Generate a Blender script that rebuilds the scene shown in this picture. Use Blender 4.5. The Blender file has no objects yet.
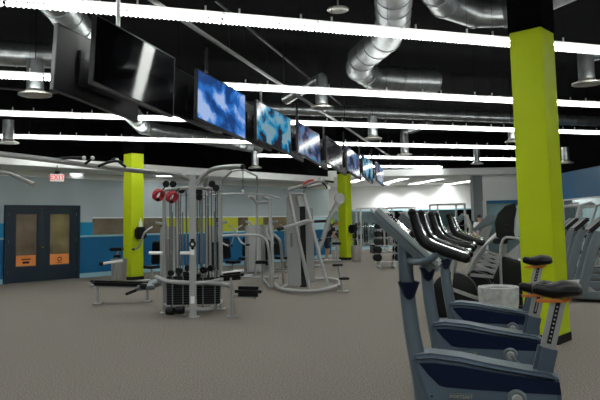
import bpy, bmesh, math, random
from mathutils import Vector, Matrix
random.seed(7)
R = math.radians
SC = bpy.context.scene
COL = SC.collection

# ------------------------------------------------------------------ camera
F, HOR, ROLL, PIT = 638.0, 224.0, 0.02, math.atan(0.09)
PX0, PY0 = 300.0, HOR - 0.09 * F
CAMZ = 1.55
cam_rot = Matrix.Rotation(math.pi / 2 + PIT, 3, 'X') @ Matrix.Rotation(-ROLL, 3, 'Z')
cd = bpy.data.cameras.new('camera')
cam = bpy.data.objects.new('camera', cd)
COL.objects.link(cam)
cam.location = (0, 0, CAMZ)
cam.rotation_euler = cam_rot.to_euler()
cd.sensor_width = 36
cd.lens = F / 600 * 36
cd.shift_y = (PY0 - 200) / 600
cd.clip_start = 0.05
SC.camera = cam

w = bpy.data.worlds.new('world')
SC.world = w
w.use_nodes = True
w.node_tree.nodes['Background'].inputs[0].default_value = (0.8, 0.9, 1.0, 1)
w.node_tree.nodes['Background'].inputs[1].default_value = 0.02
SC.view_settings.view_transform = 'Standard'
SC.view_settings.look = 'None'
SC.view_settings.exposure = 0.0
SC.view_settings.gamma = 1
TUBE_LIGHT = 27.0
PANEL_LIGHT = 9.0


def P(px, py, Y):
    d = cam_rot @ Vector(((px - PX0) / F, -(py - PY0) / F, -1))
    return Vector((0, 0, CAMZ)) + d * (Y / d.y)


def G(px, py, z=0.0):
    d = cam_rot @ Vector(((px - PX0) / F, -(py - PY0) / F, -1))
    return Vector((0, 0, CAMZ)) + d * ((z - CAMZ) / d.z)


def proj(v):
    q = cam_rot.transposed() @ (Vector(v) - Vector((0, 0, CAMZ)))
    if q.z > -0.05:
        return None
    return (PX0 + F * q.x / -q.z, PY0 - F * q.y / -q.z)


# ------------------------------------------------------------------ materials
def mat(name, col, rough=0.5, metal=0.0, noise=None, bump=0.0, bscale=60, emit=None, estr=0, coat=0, spec=None, alpha=None):
    m = bpy.data.materials.new(name)
    m.use_nodes = True
    nt = m.node_tree
    b = nt.nodes['Principled BSDF']
    b.inputs['Base Color'].default_value = (*col, 1)
    b.inputs['Roughness'].default_value = rough
    b.inputs['Metallic'].default_value = metal
    if coat:
        b.inputs['Coat Weight'].default_value = coat
    if spec is not None:
        b.inputs['Specular IOR Level'].default_value = spec
    if emit:
        b.inputs['Emission Color'].default_value = (*emit, 1)
        b.inputs['Emission Strength'].default_value = estr
    if noise:
        sc, amt = noise[:2]
        tc = nt.nodes.new('ShaderNodeTexCoord')
        n = nt.nodes.new('ShaderNodeTexNoise')
        n.inputs['Scale'].default_value = sc
        n.inputs['Detail'].default_value = 5
        rp = nt.nodes.new('ShaderNodeValToRGB')
        rp.color_ramp.elements[0].position = 0.3
        rp.color_ramp.elements[1].position = 0.7
        rp.color_ramp.elements[0].color = (*[c * (1 - amt) for c in col], 1)
        rp.color_ramp.elements[1].color = (*[min(1, c * (1 + amt)) for c in col], 1)
        nt.links.new(tc.outputs['Object'], n.inputs['Vector'])
        nt.links.new(n.outputs['Fac'], rp.inputs['Fac'])
        nt.links.new(rp.outputs['Color'], b.inputs['Base Color'])
        if bump:
            n2 = nt.nodes.new('ShaderNodeTexNoise')
            n2.inputs['Scale'].default_value = bscale
            bp = nt.nodes.new('ShaderNodeBump')
            bp.inputs['Strength'].default_value = bump
            bp.inputs['Distance'].default_value = 0.01
            nt.links.new(tc.outputs['Object'], n2.inputs['Vector'])
            nt.links.new(n2.outputs['Fac'], bp.inputs['Height'])
            nt.links.new(bp.outputs['Normal'], b.inputs['Normal'])
    return m


def duct_mat():
    m = mat('galvanised_steel', (0.5, 0.53, 0.54), 0.34, 0.9)
    nt = m.node_tree
    b = nt.nodes['Principled BSDF']
    tc = nt.nodes.new('ShaderNodeTexCoord')
    n = nt.nodes.new('ShaderNodeTexNoise')
    n.inputs['Scale'].default_value = 6
    n.inputs['Detail'].default_value = 6
    rp = nt.nodes.new('ShaderNodeValToRGB')
    rp.color_ramp.elements[0].color = (0.10, 0.108, 0.11, 1)
    rp.color_ramp.elements[1].color = (0.42, 0.44, 0.445, 1)
    nt.links.new(tc.outputs['Object'], n.inputs['Vector'])
    nt.links.new(n.outputs['Fac'], rp.inputs['Fac'])
    nt.links.new(rp.outputs['Color'], b.inputs['Base Color'])
    return m


def screen_mat(name, scale, cols, strength, seed):
    m = bpy.data.materials.new(name)
    m.use_nodes = True
    nt = m.node_tree
    b = nt.nodes['Principled BSDF']
    b.inputs['Base Color'].default_value = (0.01, 0.01, 0.012, 1)
    b.inputs['Roughness'].default_value = 0.12
    tc = nt.nodes.new('ShaderNodeTexCoord')
    mp = nt.nodes.new('ShaderNodeMapping')
    mp.inputs['Location'].default_value = (seed, seed * 2.3, seed * 0.7)
    n = nt.nodes.new('ShaderNodeTexNoise')
    n.inputs['Scale'].default_value = scale
    n.inputs['Detail'].default_value = 6
    n.inputs['Distortion'].default_value = 0.6
    rp = nt.nodes.new('ShaderNodeValToRGB')
    els = rp.color_ramp.elements
    els[0].position = 0.42
    els[0].color = (*cols[0], 1)
    els[1].position = 0.56
    els[1].color = (*cols[-1], 1)
    for i, c in enumerate(cols[1:-1]):
        e = els.new(0.42 + 0.14 * (i + 1) / (len(cols) - 1))
        e.color = (*c, 1)
    nt.links.new(tc.outputs['Object'], mp.inputs['Vector'])
    nt.links.new(mp.outputs['Vector'], n.inputs['Vector'])
    nt.links.new(n.outputs['Fac'], rp.inputs['Fac'])
    nt.links.new(rp.outputs['Color'], b.inputs['Emission Color'])
    b.inputs['Emission Strength'].default_value = strength
    return m


M = dict(
    wire=mat('dark_wire', (0.004, 0.004, 0.004), 0.9, spec=0.05),
    carpet=mat('carpet', (0.180, 0.160, 0.138), 0.95, 0, (62, 0.62), 0.6, 120, spec=0.2),
    black_ceiling=mat('black_ceiling', (0.0018, 0.0018, 0.002), 0.9, 0, (3, 0.4), spec=0.04),
    white_ceiling=mat('white_ceiling', (0.84, 0.85, 0.84), 0.85),
    grey_wall=mat('grey_wall', (0.43, 0.50, 0.53), 0.75, 0, (1.2, 0.04)),
    white_wall=mat('white_wall', (0.90, 0.90, 0.88), 0.75),
    blue=mat('blue_paint', (0.0, 0.115, 0.27), 0.45),
    light_blue=mat('light_blue_paint', (0.0, 0.27, 0.50), 0.45),
    rail_blue=mat('rail_blue', (0.30, 0.52, 0.60), 0.4),
    lime=mat('lime_paint', (0.45, 0.565, 0.004), 0.5, 0, (1.5, 0.04), spec=0.3),
    lime_panel=mat('lime_panel', (0.50, 0.52, 0.03), 0.4),
    black=mat('black_plastic', (0.006, 0.006, 0.007), 0.45, spec=0.25),
    matt_black=mat('matt_black', (0.010, 0.010, 0.011), 0.8),
    vinyl=mat('black_vinyl', (0.004, 0.004, 0.0045), 0.36, spec=0.2),
    rubber=mat('black_rubber', (0.009, 0.009, 0.010), 0.65, spec=0.2),
    silver=mat('silver_powder_coat', (0.36, 0.365, 0.36), 0.36, 0.4),
    silver_pale=mat('pale_silver_shroud', (0.30, 0.305, 0.295), 0.5, 0.1),
    chrome=mat('chrome', (0.75, 0.76, 0.77), 0.16, 1.0),
    duct=duct_mat(),
    white_plastic=mat('white_plastic', (0.80, 0.80, 0.80), 0.5),
    navy=mat('navy_plastic', (0.003, 0.008, 0.030), 0.4, spec=0.2),
    bike=mat('blue_grey_plastic', (0.060, 0.088, 0.120), 0.42, 0.1, spec=0.35),
    bike_side=mat('pale_blue_grey_plastic', (0.085, 0.122, 0.160), 0.5, 0.1, spec=0.3),
    bike_tube=mat('grey_blue_metal', (0.110, 0.150, 0.180), 0.4, 0.3),
    console=mat('console_grey', (0.135, 0.165, 0.18), 0.45, 0.2),
    console_pale=mat('console_pale_grey', (0.38, 0.42, 0.42), 0.45, 0.1),
    orange=mat('orange_plastic', (0.55, 0.16, 0.015), 0.45),
    red=mat('red_rubber', (0.42, 0.015, 0.03), 0.5),
    door_frame=mat('dark_navy_paint', (0.010, 0.022, 0.038), 0.4),
    brass=mat('brass', (0.75, 0.5, 0.15), 0.25, 1.0),
    bag=mat('white_bin_liner', (0.46, 0.48, 0.46), 0.5, 0, (14, 0.2), 0.6, 30),
    steel=mat('brushed_steel', (0.48, 0.46, 0.42), 0.35, 0.7),
    mirror=mat('mirror_glass', (0.62, 0.74, 0.76), 0.03, 1.0),
    reflection_brown_glass=mat('glass_with_painted_reflection', (0.36, 0.28, 0.20), 0.10, 0.6, (1.6, 0.35)),  # glass colour browned and brightened to stand in for the reflected room
    orange_sign=mat('orange_poster', (0.75, 0.25, 0.06), 0.6),
    dark_screen=mat('switched_off_screen', (0.003, 0.003, 0.004), 0.06, spec=0.5),
    tv_back=mat('television_back', (0.007, 0.007, 0.008), 0.4, spec=0.3),
    tv_edge=mat('dark_bezel', (0.05, 0.05, 0.055), 0.3, 0.5),
    skin=mat('skin', (0.55, 0.32, 0.22), 0.6),
    dark_shirt=mat('dark_shirt', (0.012, 0.014, 0.02), 0.9),
    white_shirt=mat('white_shirt', (0.7, 0.7, 0.72), 0.9),
    shorts=mat('grey_shorts', (0.03, 0.03, 0.035), 0.9),
    hair_fair=mat('fair_hair', (0.35, 0.2, 0.09), 0.8),
    hair_dark=mat('dark_hair', (0.012, 0.01, 0.01), 0.8),
    red_text=mat('red_letters', (0.8, 0.02, 0.02), 0.5, emit=(1, 0.02, 0.015), estr=.8),
    exit_face=mat('lit_exit_face', (0.8, 0.8, 0.78), 0.5, emit=(1, 0.93, 0.88), estr=0.2),
    tube_glow=mat('lit_fluorescent_diffuser', (0.9, 0.9, 0.9), 0.5, emit=(0.97, 1.0, 0.97), estr=TUBE_LIGHT),
    panel_glow=mat('lit_ceiling_panel', (0.9, 0.9, 0.9), 0.5, emit=(0.97, 1.0, 0.98), estr=PANEL_LIGHT),
    louver=mat('white_louver', (0.85, 0.86, 0.85), 0.4),
    plate_text=mat('pale_letters', (0.34, 0.36, 0.33), 0.4),
    plate=mat('badge_plate', (0.10, 0.115, 0.125), 0.4, 0.3),
)
M['screen_sport'] = screen_mat('screen_blue_white_picture', 1.7, [(0.01, 0.06, 0.25), (0.03, 0.22, 0.75), (0.45, 0.62, 1.0)], 0.75, 3.1)
M['screen_cyan'] = screen_mat('screen_cyan_picture', 2.6, [(0.03, 0.02, 0.03), (0.0, 0.18, 0.42), (0.03, 0.42, 0.75), (0.3, 0.5, 0.6)], 0.6, 7.7)
M['screen_mixed'] = screen_mat('screen_dim_mixed_picture', 3.0, [(0.02, 0.03, 0.08), (0.04, 0.12, 0.32), (0.25, 0.12, 0.14), (0.1, 0.3, 0.6)], 0.6, 11.3)
M['screen_dim'] = screen_mat('screen_dim_grey_picture', 2.0, [(0.01, 0.01, 0.012), (0.03, 0.035, 0.04), (0.08, 0.08, 0.09)], 0.5, 17.9)


# ------------------------------------------------------------------ mesh builder
def catmull(pts, n=6):
    pts = [Vector(p) for p in pts]
    if len(pts) < 3:
        return pts
    out = []
    for i in range(len(pts) - 1):
        p0 = pts[max(i - 1, 0)]
        p1, p2 = pts[i], pts[i + 1]
        p3 = pts[min(i + 2, len(pts) - 1)]
        for k in range(n):
            t = k / n
            out.append(0.5 * ((2 * p1) + (p2 - p0) * t + (2 * p0 - 5 * p1 + 4 * p2 - p3) * t * t + (3 * p1 - p0 - 3 * p2 + p3) * t ** 3))
    out.append(pts[-1])
    return out


class MB:
    def __init__(s):
        s.v, s.f, s.smooth = [], [], []

    def add(s, vs, fs, smooth=False):
        b = len(s.v)
        s.v += [Vector(x) for x in vs]
        s.f += [[b + i for i in f] for f in fs]
        s.smooth += [smooth] * len(fs)
        return s

    def box(s, c, size, rot=None, bev=0.0):
        hx, hy, hz = [k / 2 for k in size]
        if bev > 0:
            bm = bmesh.new()
            bmesh.ops.create_cube(bm, size=1)
            for v in bm.verts:
                v.co = Vector((v.co.x * size[0], v.co.y * size[1], v.co.z * size[2]))
            bmesh.ops.bevel(bm, geom=bm.edges[:], offset=min(bev, min(size) * 0.45), segments=2, affect='EDGES')
            bm.verts.index_update()
            vs = [v.co.copy() for v in bm.verts]
            fs = [[v.index for v in f.verts] for f in bm.faces]
            bm.free()
        else:
            vs = [Vector((x, y, z)) for x in (-hx, hx) for y in (-hy, hy) for z in (-hz, hz)]
            fs = [(0, 1, 3, 2), (4, 6, 7, 5), (0, 4, 5, 1), (2, 3, 7, 6), (0, 2, 6, 4), (1, 5, 7, 3)]
        if rot is not None:
            vs = [rot @ v for v in vs]
        c = Vector(c)
        return s.add([v + c for v in vs], fs, bev > 0)

    def beam(s, p0, p1, w_, h_, up=(0, 0, 1), bev=0.0):
        """rectangular bar between two points; w_ sideways, h_ along up"""
        p0, p1, up = Vector(p0), Vector(p1), Vector(up)
        x = (p1 - p0)
        L = x.length
        x.normalize()
        y = up.cross(x)
        if y.length < 1e-4:
            y = Vector((0, 1, 0)).cross(x)
        y.normalize()
        z = x.cross(y)
        rot = Matrix((x, y, z)).transposed()
        return s.box((p0 + p1) / 2, (L, w_, h_), rot, bev)

    def tube(s, pts, r, seg=10, smooth=0, flat=1.0, flat_up=(0, 0, 1)):
        if smooth:
            k = len(pts)
            rr = r
            pts = catmull(pts, smooth)
            if isinstance(r, (list, tuple)):
                n = len(pts)
                rr = []
                for i in range(n):
                    t = i / (n - 1) * (k - 1)
                    a = min(int(t), k - 2)
                    rr.append(r[a] + (r[a + 1] - r[a]) * (t - a))
            r = rr
        pts = [Vector(p) for p in pts]
        n = len(pts)
        rs = r if isinstance(r, (list, tuple)) else [r] * n
        vs, fs = [], []
        up = None
        for i, p in enumerate(pts):
            if i == 0:
                t = pts[1] - p
            elif i == n - 1:
                t = p - pts[-2]
            else:
                t = (pts[i + 1] - p).normalized() + (p - pts[i - 1]).normalized()
            if t.length < 1e-9:
                t = Vector((0, 0, 1))
            t.normalize()
            if up is None:
                a = Vector(flat_up)
                if abs(t.dot(a)) > 0.95:
                    a = Vector((1, 0, 0))
                up = (a - t * a.dot(t)).normalized()
            else:
                up = (up - t * up.dot(t)).normalized()
            sd = t.cross(up)
            for k in range(seg):
                an = 2 * math.pi * k / seg
                vs.append(p + (sd * math.cos(an) + up * math.sin(an) * flat) * rs[i])
        for i in range(n - 1):
            for k in range(seg):
                k2 = (k + 1) % seg
                fs.append((i * seg + k, i * seg + k2, (i + 1) * seg + k2, (i + 1) * seg + k))
        s.add(vs, fs, True)
        b = len(s.v) - len(vs)
        s.f.append([b + k for k in range(seg)][::-1])
        s.f.append([b + (n - 1) * seg + k for k in range(seg)])
        s.smooth += [False, False]
        return s

    def cyl(s, p0, p1, r0, r1=None, seg=16):
        return s.tube([p0, p1], [r0, r0 if r1 is None else r1], seg)

    def lathe(s, prof, c=(0, 0, 0), axis=(0, 0, 1), seg=24):
        """prof: list of (radius, height) along axis"""
        ax = Vector(axis).normalized()
        a = Vector((1, 0, 0)) if abs(ax.x) < 0.9 else Vector((0, 1, 0))
        u = (a - ax * a.dot(ax)).normalized()
        v = ax.cross(u)
        c = Vector(c)
        vs, fs = [], []
        for r, h in prof:
            for k in range(seg):
                an = 2 * math.pi * k / seg
                vs.append(c + ax * h + (u * math.cos(an) + v * math.sin(an)) * max(r, 1e-4))
        for i in range(len(prof) - 1):
            for k in range(seg):
                k2 = (k + 1) % seg
                fs.append((i * seg + k, i * seg + k2, (i + 1) * seg + k2, (i + 1) * seg + k))
        return s.add(vs, fs, True)

    def ell(s, c, rad, rot=None, seg=16, rings=10):
        vs, fs = [], []
        for i in range(rings + 1):
            th = math.pi * i / rings
            for k in range(seg):
                an = 2 * math.pi * k / seg
                v = Vector((rad[0] * math.sin(th) * math.cos(an), rad[1] * math.sin(th) * math.sin(an), rad[2] * math.cos(th)))
                vs.append((rot @ v if rot else v) + Vector(c))
        for i in range(rings):
            for k in range(seg):
                k2 = (k + 1) % seg
                fs.append((i * seg + k, (i + 1) * seg + k, (i + 1) * seg + k2, i * seg + k2))
        return s.add(vs, fs, True)

    def prism(s, prof, y0, y1, axis='y', bev=0.0, inset=None):
        """extrude an (x,z) outline between y0 and y1; bevelled rim"""
        bm = bmesh.new()
        v0 = [bm.verts.new((p[0], y0, p[1])) for p in prof]
        f = bm.faces.new(v0)
        ex = bmesh.ops.extrude_face_region(bm, geom=[f])
        for g in ex['geom']:
            if isinstance(g, bmesh.types.BMVert):
                g.co.y = y1
        bmesh.ops.recalc_face_normals(bm, faces=bm.faces[:])
        if bev:
            ed = [e for e in bm.edges if abs(e.verts[0].co.y - e.verts[1].co.y) < 1e-6]
            bmesh.ops.bevel(bm, geom=ed, offset=bev, segments=3, affect='EDGES')
        bm.verts.index_update()
        vs = [v.co.copy() for v in bm.verts]
        fs = [[v.index for v in q.verts] for q in bm.faces]
        bm.free()
        if axis == 'x':
            vs = [Vector((v.y, v.x, v.z)) for v in vs]
        return s.add(vs, fs, bev > 0)

    def build(s, name, m, parent=None, world=False, sharp=40):
        me = bpy.data.meshes.new(name)
        off = parent.matrix_basis.inverted() if (world and parent is not None) else None
        vs = [(off @ v) if off else v for v in s.v]
        me.from_pydata([tuple(v) for v in vs], [], s.f)
        me.update()
        bm = bmesh.new()
        bm.from_mesh(me)
        bmesh.ops.recalc_face_normals(bm, faces=bm.faces[:])
        bm.to_mesh(me)
        bm.free()
        me.polygons.foreach_set('use_smooth', s.smooth)
        try:
            me.set_sharp_from_angle(angle=R(sharp))
        except Exception:
            pass
        me.materials.append(M[m] if isinstance(m, str) else m)
        o = bpy.data.objects.new(name, me)
        COL.objects.link(o)
        if parent is not None:
            o.parent = parent
        return o


def tag(o, label=None, cat=None, group=None, kind=None):
    if label: o['label'] = label
    if cat: o['category'] = cat
    if group: o['group'] = group
    if kind: o['kind'] = kind
    return o


def thing(name, loc, label, cat, group=None, rz=0.0):
    o = bpy.data.objects.new(name, None)
    COL.objects.link(o)
    o.empty_display_size = 0.1
    o.location = Vector(loc)
    o.rotation_euler = (0, 0, rz)
    return tag(o, label, cat, group)


def dup(o, loc=None, rz=None, label=None, group=None, parent=None):
    c = o.copy()
    COL.objects.link(c)
    if parent is not None:
        c.parent = parent
    if loc is not None: c.location = Vector(loc)
    if rz is not None: c.rotation_euler = (0, 0, rz)
    if label: c['label'] = label
    if group: c['group'] = group
    for ch in list(o.children):
        dup(ch, parent=c)
    return c


def struct(name, mb, m):
    o = mb.build(name, m)
    o['kind'] = 'structure'
    return o


def quad(pts):
    b = MB()
    b.add(pts, [(0, 1, 2, 3)])
    return b


def text_mesh(name, body, size, m, parent, loc, rot, extrude=0.002):
    cu = bpy.data.curves.new(name, 'FONT')
    cu.body = body
    cu.size = size
    cu.extrude = extrude
    cu.align_x = 'CENTER'
    cu.align_y = 'CENTER'
    tmp = bpy.data.objects.new(name + '_source', cu)
    COL.objects.link(tmp)
    dg = bpy.context.evaluated_depsgraph_get()
    me = bpy.data.meshes.new_from_object(tmp.evaluated_get(dg))
    bpy.data.objects.remove(tmp)
    bpy.data.curves.remove(cu)
    me.name = name
    me.materials.clear()
    me.materials.append(M[m])
    o = bpy.data.objects.new(name, me)
    COL.objects.link(o)
    o.parent = parent
    o.location = loc
    o.rotation_euler = rot
    return o


ORD = ['first', 'second', 'third', 'fourth', 'fifth', 'sixth', 'seventh', 'eighth', 'ninth', 'tenth', 'eleventh', 'twelfth', 'thirteenth', 'fourteenth', 'fifteenth', 'sixteenth', 'seventeenth', 'eighteenth']

# ------------------------------------------------------------------ the room
WX0, WX1, WY0, WY1 = -15.0, 10.8, -7.0, 38.0
CEIL = 5.7
A0 = G(5, 284); A1 = G(330, 257.5)
WD = (A1 - A0).normalized()            # along the door wall
WN = Vector((WD.y, -WD.x, 0))          # towards the room
WALL_ANG = math.atan2(WD.y, WD.x)
tl = (WX0 - A0.x) / WD.x
AL = A0 + WD * tl                      # left end of the door wall
AR = A1.copy()


def wall_point(px):
    """point on the door wall's foot under pixel column px"""
    d = cam_rot @ Vector(((px - PX0) / F, 0.0, -1))
    t = (A0.x * d.y - A0.y * d.x) / (WD.y * d.x - WD.x * d.y)
    return A0 + WD * t


def wseg(px0, px1, z0, z1, proud, thick=0.03):
    """a slab on the door wall between two pixel columns"""
    a = wall_point(px0) + WN * proud
    b = wall_point(px1) + WN * proud
    m = MB()
    m.beam(Vector((a.x, a.y, (z0 + z1) / 2)), Vector((b.x, b.y, (z0 + z1) / 2)), thick, z1 - z0)
    return m


T = 0.12
fl = MB().box(((WX0 + WX1) / 2, (WY0 + WY1) / 2, -0.05), (WX1 - WX0 + .4, WY1 - WY0 + .4, 0.1))
struct('floor', fl, 'carpet')
ce = MB().box(((WX0 + WX1) / 2, (WY0 + WY1) / 2, CEIL + 0.05), (WX1 - WX0 + .4, WY1 - WY0 + .4, 0.1))
struct('ceiling', ce, 'black_ceiling')

SOF = 3.30
# door wall: grey up to the perimeter ceiling, black above
back = WN * (-T / 2)
ALe = AL - WD * 0.1
m = MB().beam(ALe + back + Vector((0, 0, SOF / 2)), AR + back + Vector((0, 0, SOF / 2)), T, SOF)
struct('wall_left', m, 'grey_wall')
m = MB().beam(ALe + back + Vector((0, 0, (SOF + CEIL) / 2)), AR + back + Vector((0, 0, (SOF + CEIL) / 2)), T, CEIL - SOF)
struct('wall_upper_left', m, 'black_ceiling')
# return wall behind the door wall's right end
m = MB().box((AR.x - T / 2 - .01, (AR.y + WY1) / 2, CEIL / 2), (T, WY1 - AR.y, CEIL))
struct('wall_return', m, 'white_wall')
m = MB().box((WX0 - T / 2, (WY0 + AL.y) / 2, CEIL / 2), (T, AL.y - WY0, CEIL))
struct('wall_side', m, 'grey_wall')
m = MB().box(((WX0 + WX1) / 2, WY0 - T / 2, CEIL / 2), (WX1 - WX0, T, CEIL))
struct('wall_front', m, 'grey_wall')
m = MB().box(((AR.x + WX1) / 2, WY1 + T / 2, CEIL / 2), (WX1 - AR.x, T, CEIL))
struct('wall_back', m, 'white_wall')
WX = 9.25
m = MB().box((WX1 + T / 2, (WY0 + WY1) / 2, CEIL / 2), (T, WY1 - WY0, CEIL))
struct('wall_right', m, 'black_ceiling')

# perimeter bulkhead over the door wall (white underside and white front edge, black on top)
e0 = G(0, 164, SOF); e1 = G(310, 181.5, SOF)
ed = (e1 - e0).normalized()
eL = e0 + ed * ((WX0 - e0.x) / ed.x)
eR = e1 + ed * 1.6
zt = 3.55
pl = [Vector((eL.x, eL.y, 0)), Vector((eR.x, eR.y, 0)), Vector((AR.x, AR.y, 0)), Vector((AL.x, AL.y, 0))]
vs = [p + Vector((0, 0, SOF)) for p in pl] + [p + Vector((0, 0, zt)) for p in pl]
m = MB().add(vs, [(3, 2, 1, 0), (4, 5, 6, 7), (0, 1, 5, 4), (1, 2, 6, 5), (2, 3, 7, 6), (3, 0, 4, 7)])
struct('ceiling_bulkhead', m, 'white_ceiling')
# white crown strip on the door wall
struct('trim_1', wseg(-60, 329, 3.12, SOF, 0.02, 0.04), 'white_ceiling')
# far white ceiling, lower than the black one
CF = 3.72
m = MB().box(((AR.x + WX1) / 2 - .0, (30 + WY1) / 2, CF + 0.15), (WX1 - AR.x, WY1 - 30, 0.3))
struct('ceiling_far', m, 'white_ceiling')
m = MB().box(((AR.x + WX1) / 2, 30.1, (CF + .3 + CEIL) / 2), (WX1 - AR.x, 0.12, CEIL - CF - .3))
struct('wall_above_far_ceiling', m, 'black_ceiling')

# the blue dado, its pale rail and the band of panels above it
for i, (a, b) in enumerate([(-60, 4.6), (79.5, 329)]):
    struct('trim_dado_%d' % (i + 2), wseg(a, b, 0.14, 1.27, 0.012, 0.024), 'blue')
    struct('trim_rail_%d' % (i + 4), wseg(a, b, 1.27, 1.33, 0.03, 0.06), 'rail_blue')
    struct('baseboard_left_%d' % (i + 1), wseg(a, b, 0.0, 0.14, 0.02, 0.04), 'rail_blue')
struct('trim_6', wseg(-60, 4.6, 1.33, 1.74, 0.012, 0.024), 'light_blue')
struct('trim_7', wseg(79.5, 93, 1.33, 1.74, 0.012, 0.024), 'light_blue')
bands = [(93, 132, 'reflection_brown_glass'), (132, 165, 'reflection_brown_glass'), (165, 190, 'lime_panel'), (190, 198, 'reflection_brown_glass'), (198, 214, 'lime_panel'), (214, 221, 'reflection_brown_glass'),
         (221, 237, 'lime_panel'), (237, 247, 'reflection_brown_glass'), (247, 262, 'lime_panel'), (262, 296, 'reflection_brown_glass'), (296, 329, 'mirror')]
for i, (a, b, mm) in enumerate(bands):
    if mm == 'lime_panel':
        struct('trim_%d' % (i + 8), wseg(a, b, 1.33, 1.86, 0.012, 0.024), mm)
    else:
        struct('window_%d' % (i + 8), wseg(a, b, 1.33, 1.86, 0.012, 0.024), mm)
struct('trim_20', wseg(93, 329, 1.86, 1.90, 0.02, 0.04), 'white_ceiling')

# back wall: mirrors under the lit white band
MT = 2.22
for i in range(6):
    x0 = AR.x + 0.1 + i * 1.55
    m = MB().box((x0 + 0.8, WY1 - 0.02, (MT + 0.15) / 2), (1.52, 0.03, MT - 0.15))
    struct('window_mirror_%d' % (i + 1), m, 'mirror')
m = MB().box(((AR.x + WX1) / 2, WY1 - 0.03, MT + 0.04), (WX1 - AR.x, 0.06, 0.08))
struct('trim_21', m, 'rail_blue')
m = MB().box(((AR.x + WX1) / 2, WY1 - 0.03, 0.07), (WX1 - AR.x, 0.06, 0.14))
struct('baseboard_back', m, 'rail_blue')
# grey pier and the nearer white wall with its opening band on the right
pA = P(475, 240, 31.0); pB = P(484.5, 240, 31.0); pC = P(487, 240, 31.0)
m = MB().box(((pA.x + pB.x) / 2, 31.2, CF / 2), (pB.x - pA.x, 0.5, CF))
struct('wall_pier', m, mat('grey_pier', (.2, .22, .23), .8))
m = MB().box(((pB.x + WX1) / 2, 31.1, (2.5 + CF) / 2), (WX1 - pB.x, 0.2, CF - 2.5))
struct('wall_back_right', m, 'white_wall')
m = MB().box(((pC.x + WX1) / 2, 31.15, 1.25), (WX1 - pC.x, 0.05, 2.5))
struct('window_1', m, mat('teal_window_glass', (0.30, 0.42, 0.42), 0.08, 0.6))
m = MB().box(((pC.x + WX1) / 2, 31.0, 2.42), (WX1 - pC.x, 0.08, 0.12))
struct('trim_22', m, 'blue')
m = MB().box(((pB.x + pC.x) / 2, 31.0, 1.25), (pC.x - pB.x + .06, 0.15, 2.5))
struct('trim_23', m, 'white_wall')
# right wall: blue band over mirrors
def rseg(y0, y1, z0, z1, d=0.03):
    return MB().box((WX1 - d / 2, (y0 + y1) / 2, (z0 + z1) / 2), (d, y1 - y0, z1 - z0))
struct('trim_24', rseg(12, 30.9, 2.34, 3.42), 'blue')
for i in range(6):
    struct('window_mirror_%d' % (i + 6), rseg(14 + i * 2.8, 14 + i * 2.8 + 2.76, 0.12, 2.28), 'mirror')
struct('trim_25', rseg(12, 30.9, 2.28, 2.34, 0.05), 'white_ceiling')
struct('baseboard_right', rseg(12, 30.9, 0.0, 0.12, 0.04), 'rail_blue')

# double door ------------------------------------------------------------
def wall_local(px):
    return (wall_point(px) - A0).dot(WD)
dA, dB = wall_local(5), wall_local(79)
door = bpy.data.objects.new('door_1', None)
COL.objects.link(door)
door.location = A0 + WD * dA
door.rotation_euler = (0, 0, WALL_ANG)
door['kind'] = 'structure'
door['label'] = 'dark navy double door with tall glass panes and a brass knob'
Wd = dB - dA
Hd = 2.27
# local: x along the wall, -y into the room
def dbox(x0, x1, z0, z1, y0, y1, b=None):
    b = b or MB()
    return b.box(((x0 + x1) / 2, (y0 + y1) / 2, (z0 + z1) / 2), (x1 - x0, abs(y1 - y0), z1 - z0))
fr = MB()
dbox(0, 0.09, 0, Hd, -0.12, 0, fr); dbox(Wd - 0.09, Wd, 0, Hd, -0.12, 0, fr); dbox(0.09, Wd - 0.09, Hd - 0.1, Hd, -0.12, 0, fr)
fr.build('door_frame', 'door_frame', door)
mid = Wd / 2
lw = mid - 0.09
for k, x0 in enumerate((0.09, mid)):
    lf = MB()
    st = lw * 0.24
    gl0, gl1 = x0 + lw * 0.22, x0 + lw * 0.80
    if k == 1:
        gl0, gl1 = x0 + lw * 0.18, x0 + lw * 0.78
    z0, z1 = 0.46, 2.0
    dbox(x0, gl0, 0.01, Hd - 0.1, -0.08, -0.03, lf); dbox(gl1, x0 + lw - 0.004, 0.01, Hd - 0.1, -0.08, -0.03, lf)
    dbox(gl0, gl1, 0.01, z0, -0.08, -0.03, lf); dbox(gl0, gl1, z1, Hd - 0.1, -0.08, -0.03, lf)
    leaf = lf.build('door_leaf', 'door_frame', door)
    dbox(gl0, gl1, z0, z1, -0.06, -0.05).build('glass_pane', 'reflection_brown_glass', leaf)
    dbox(gl0 + 0.02, gl1 - 0.02, z0 + 0.02, z0 + 0.33, -0.075, -0.062).build('orange_poster', 'orange_sign', leaf)
    pc = (gl0 + gl1) / 2
    mk = MB()
    if k == 0:
        dbox(pc - .14, pc + .14, z0 + .20, z0 + .23, -0.079, -0.075, mk); dbox(pc - .10, pc + .10, z0 + .09, z0 + .15, -0.079, -0.075, mk)
    else:
        mk.lathe([(0.07, 0), (0.07, 0.004), (0.045, 0.004), (0.045, 0)], (pc, -0.075, z0 + .17), (0, -1, 0))
        dbox(pc - .09, pc + .09, z0 + .06, z0 + .075, -0.079, -0.075, mk)
    mk.build('poster_mark', 'black', leaf)
    hg = MB()
    hx = x0 + .012 if k == 0 else x0 + lw - .02
    for hz in (0.3, 1.2, 2.0):
        hg.cyl((hx, -0.09, hz - .05), (hx, -0.09, hz + .05), .012)
    hg.build('hinge', 'chrome', leaf)
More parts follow.
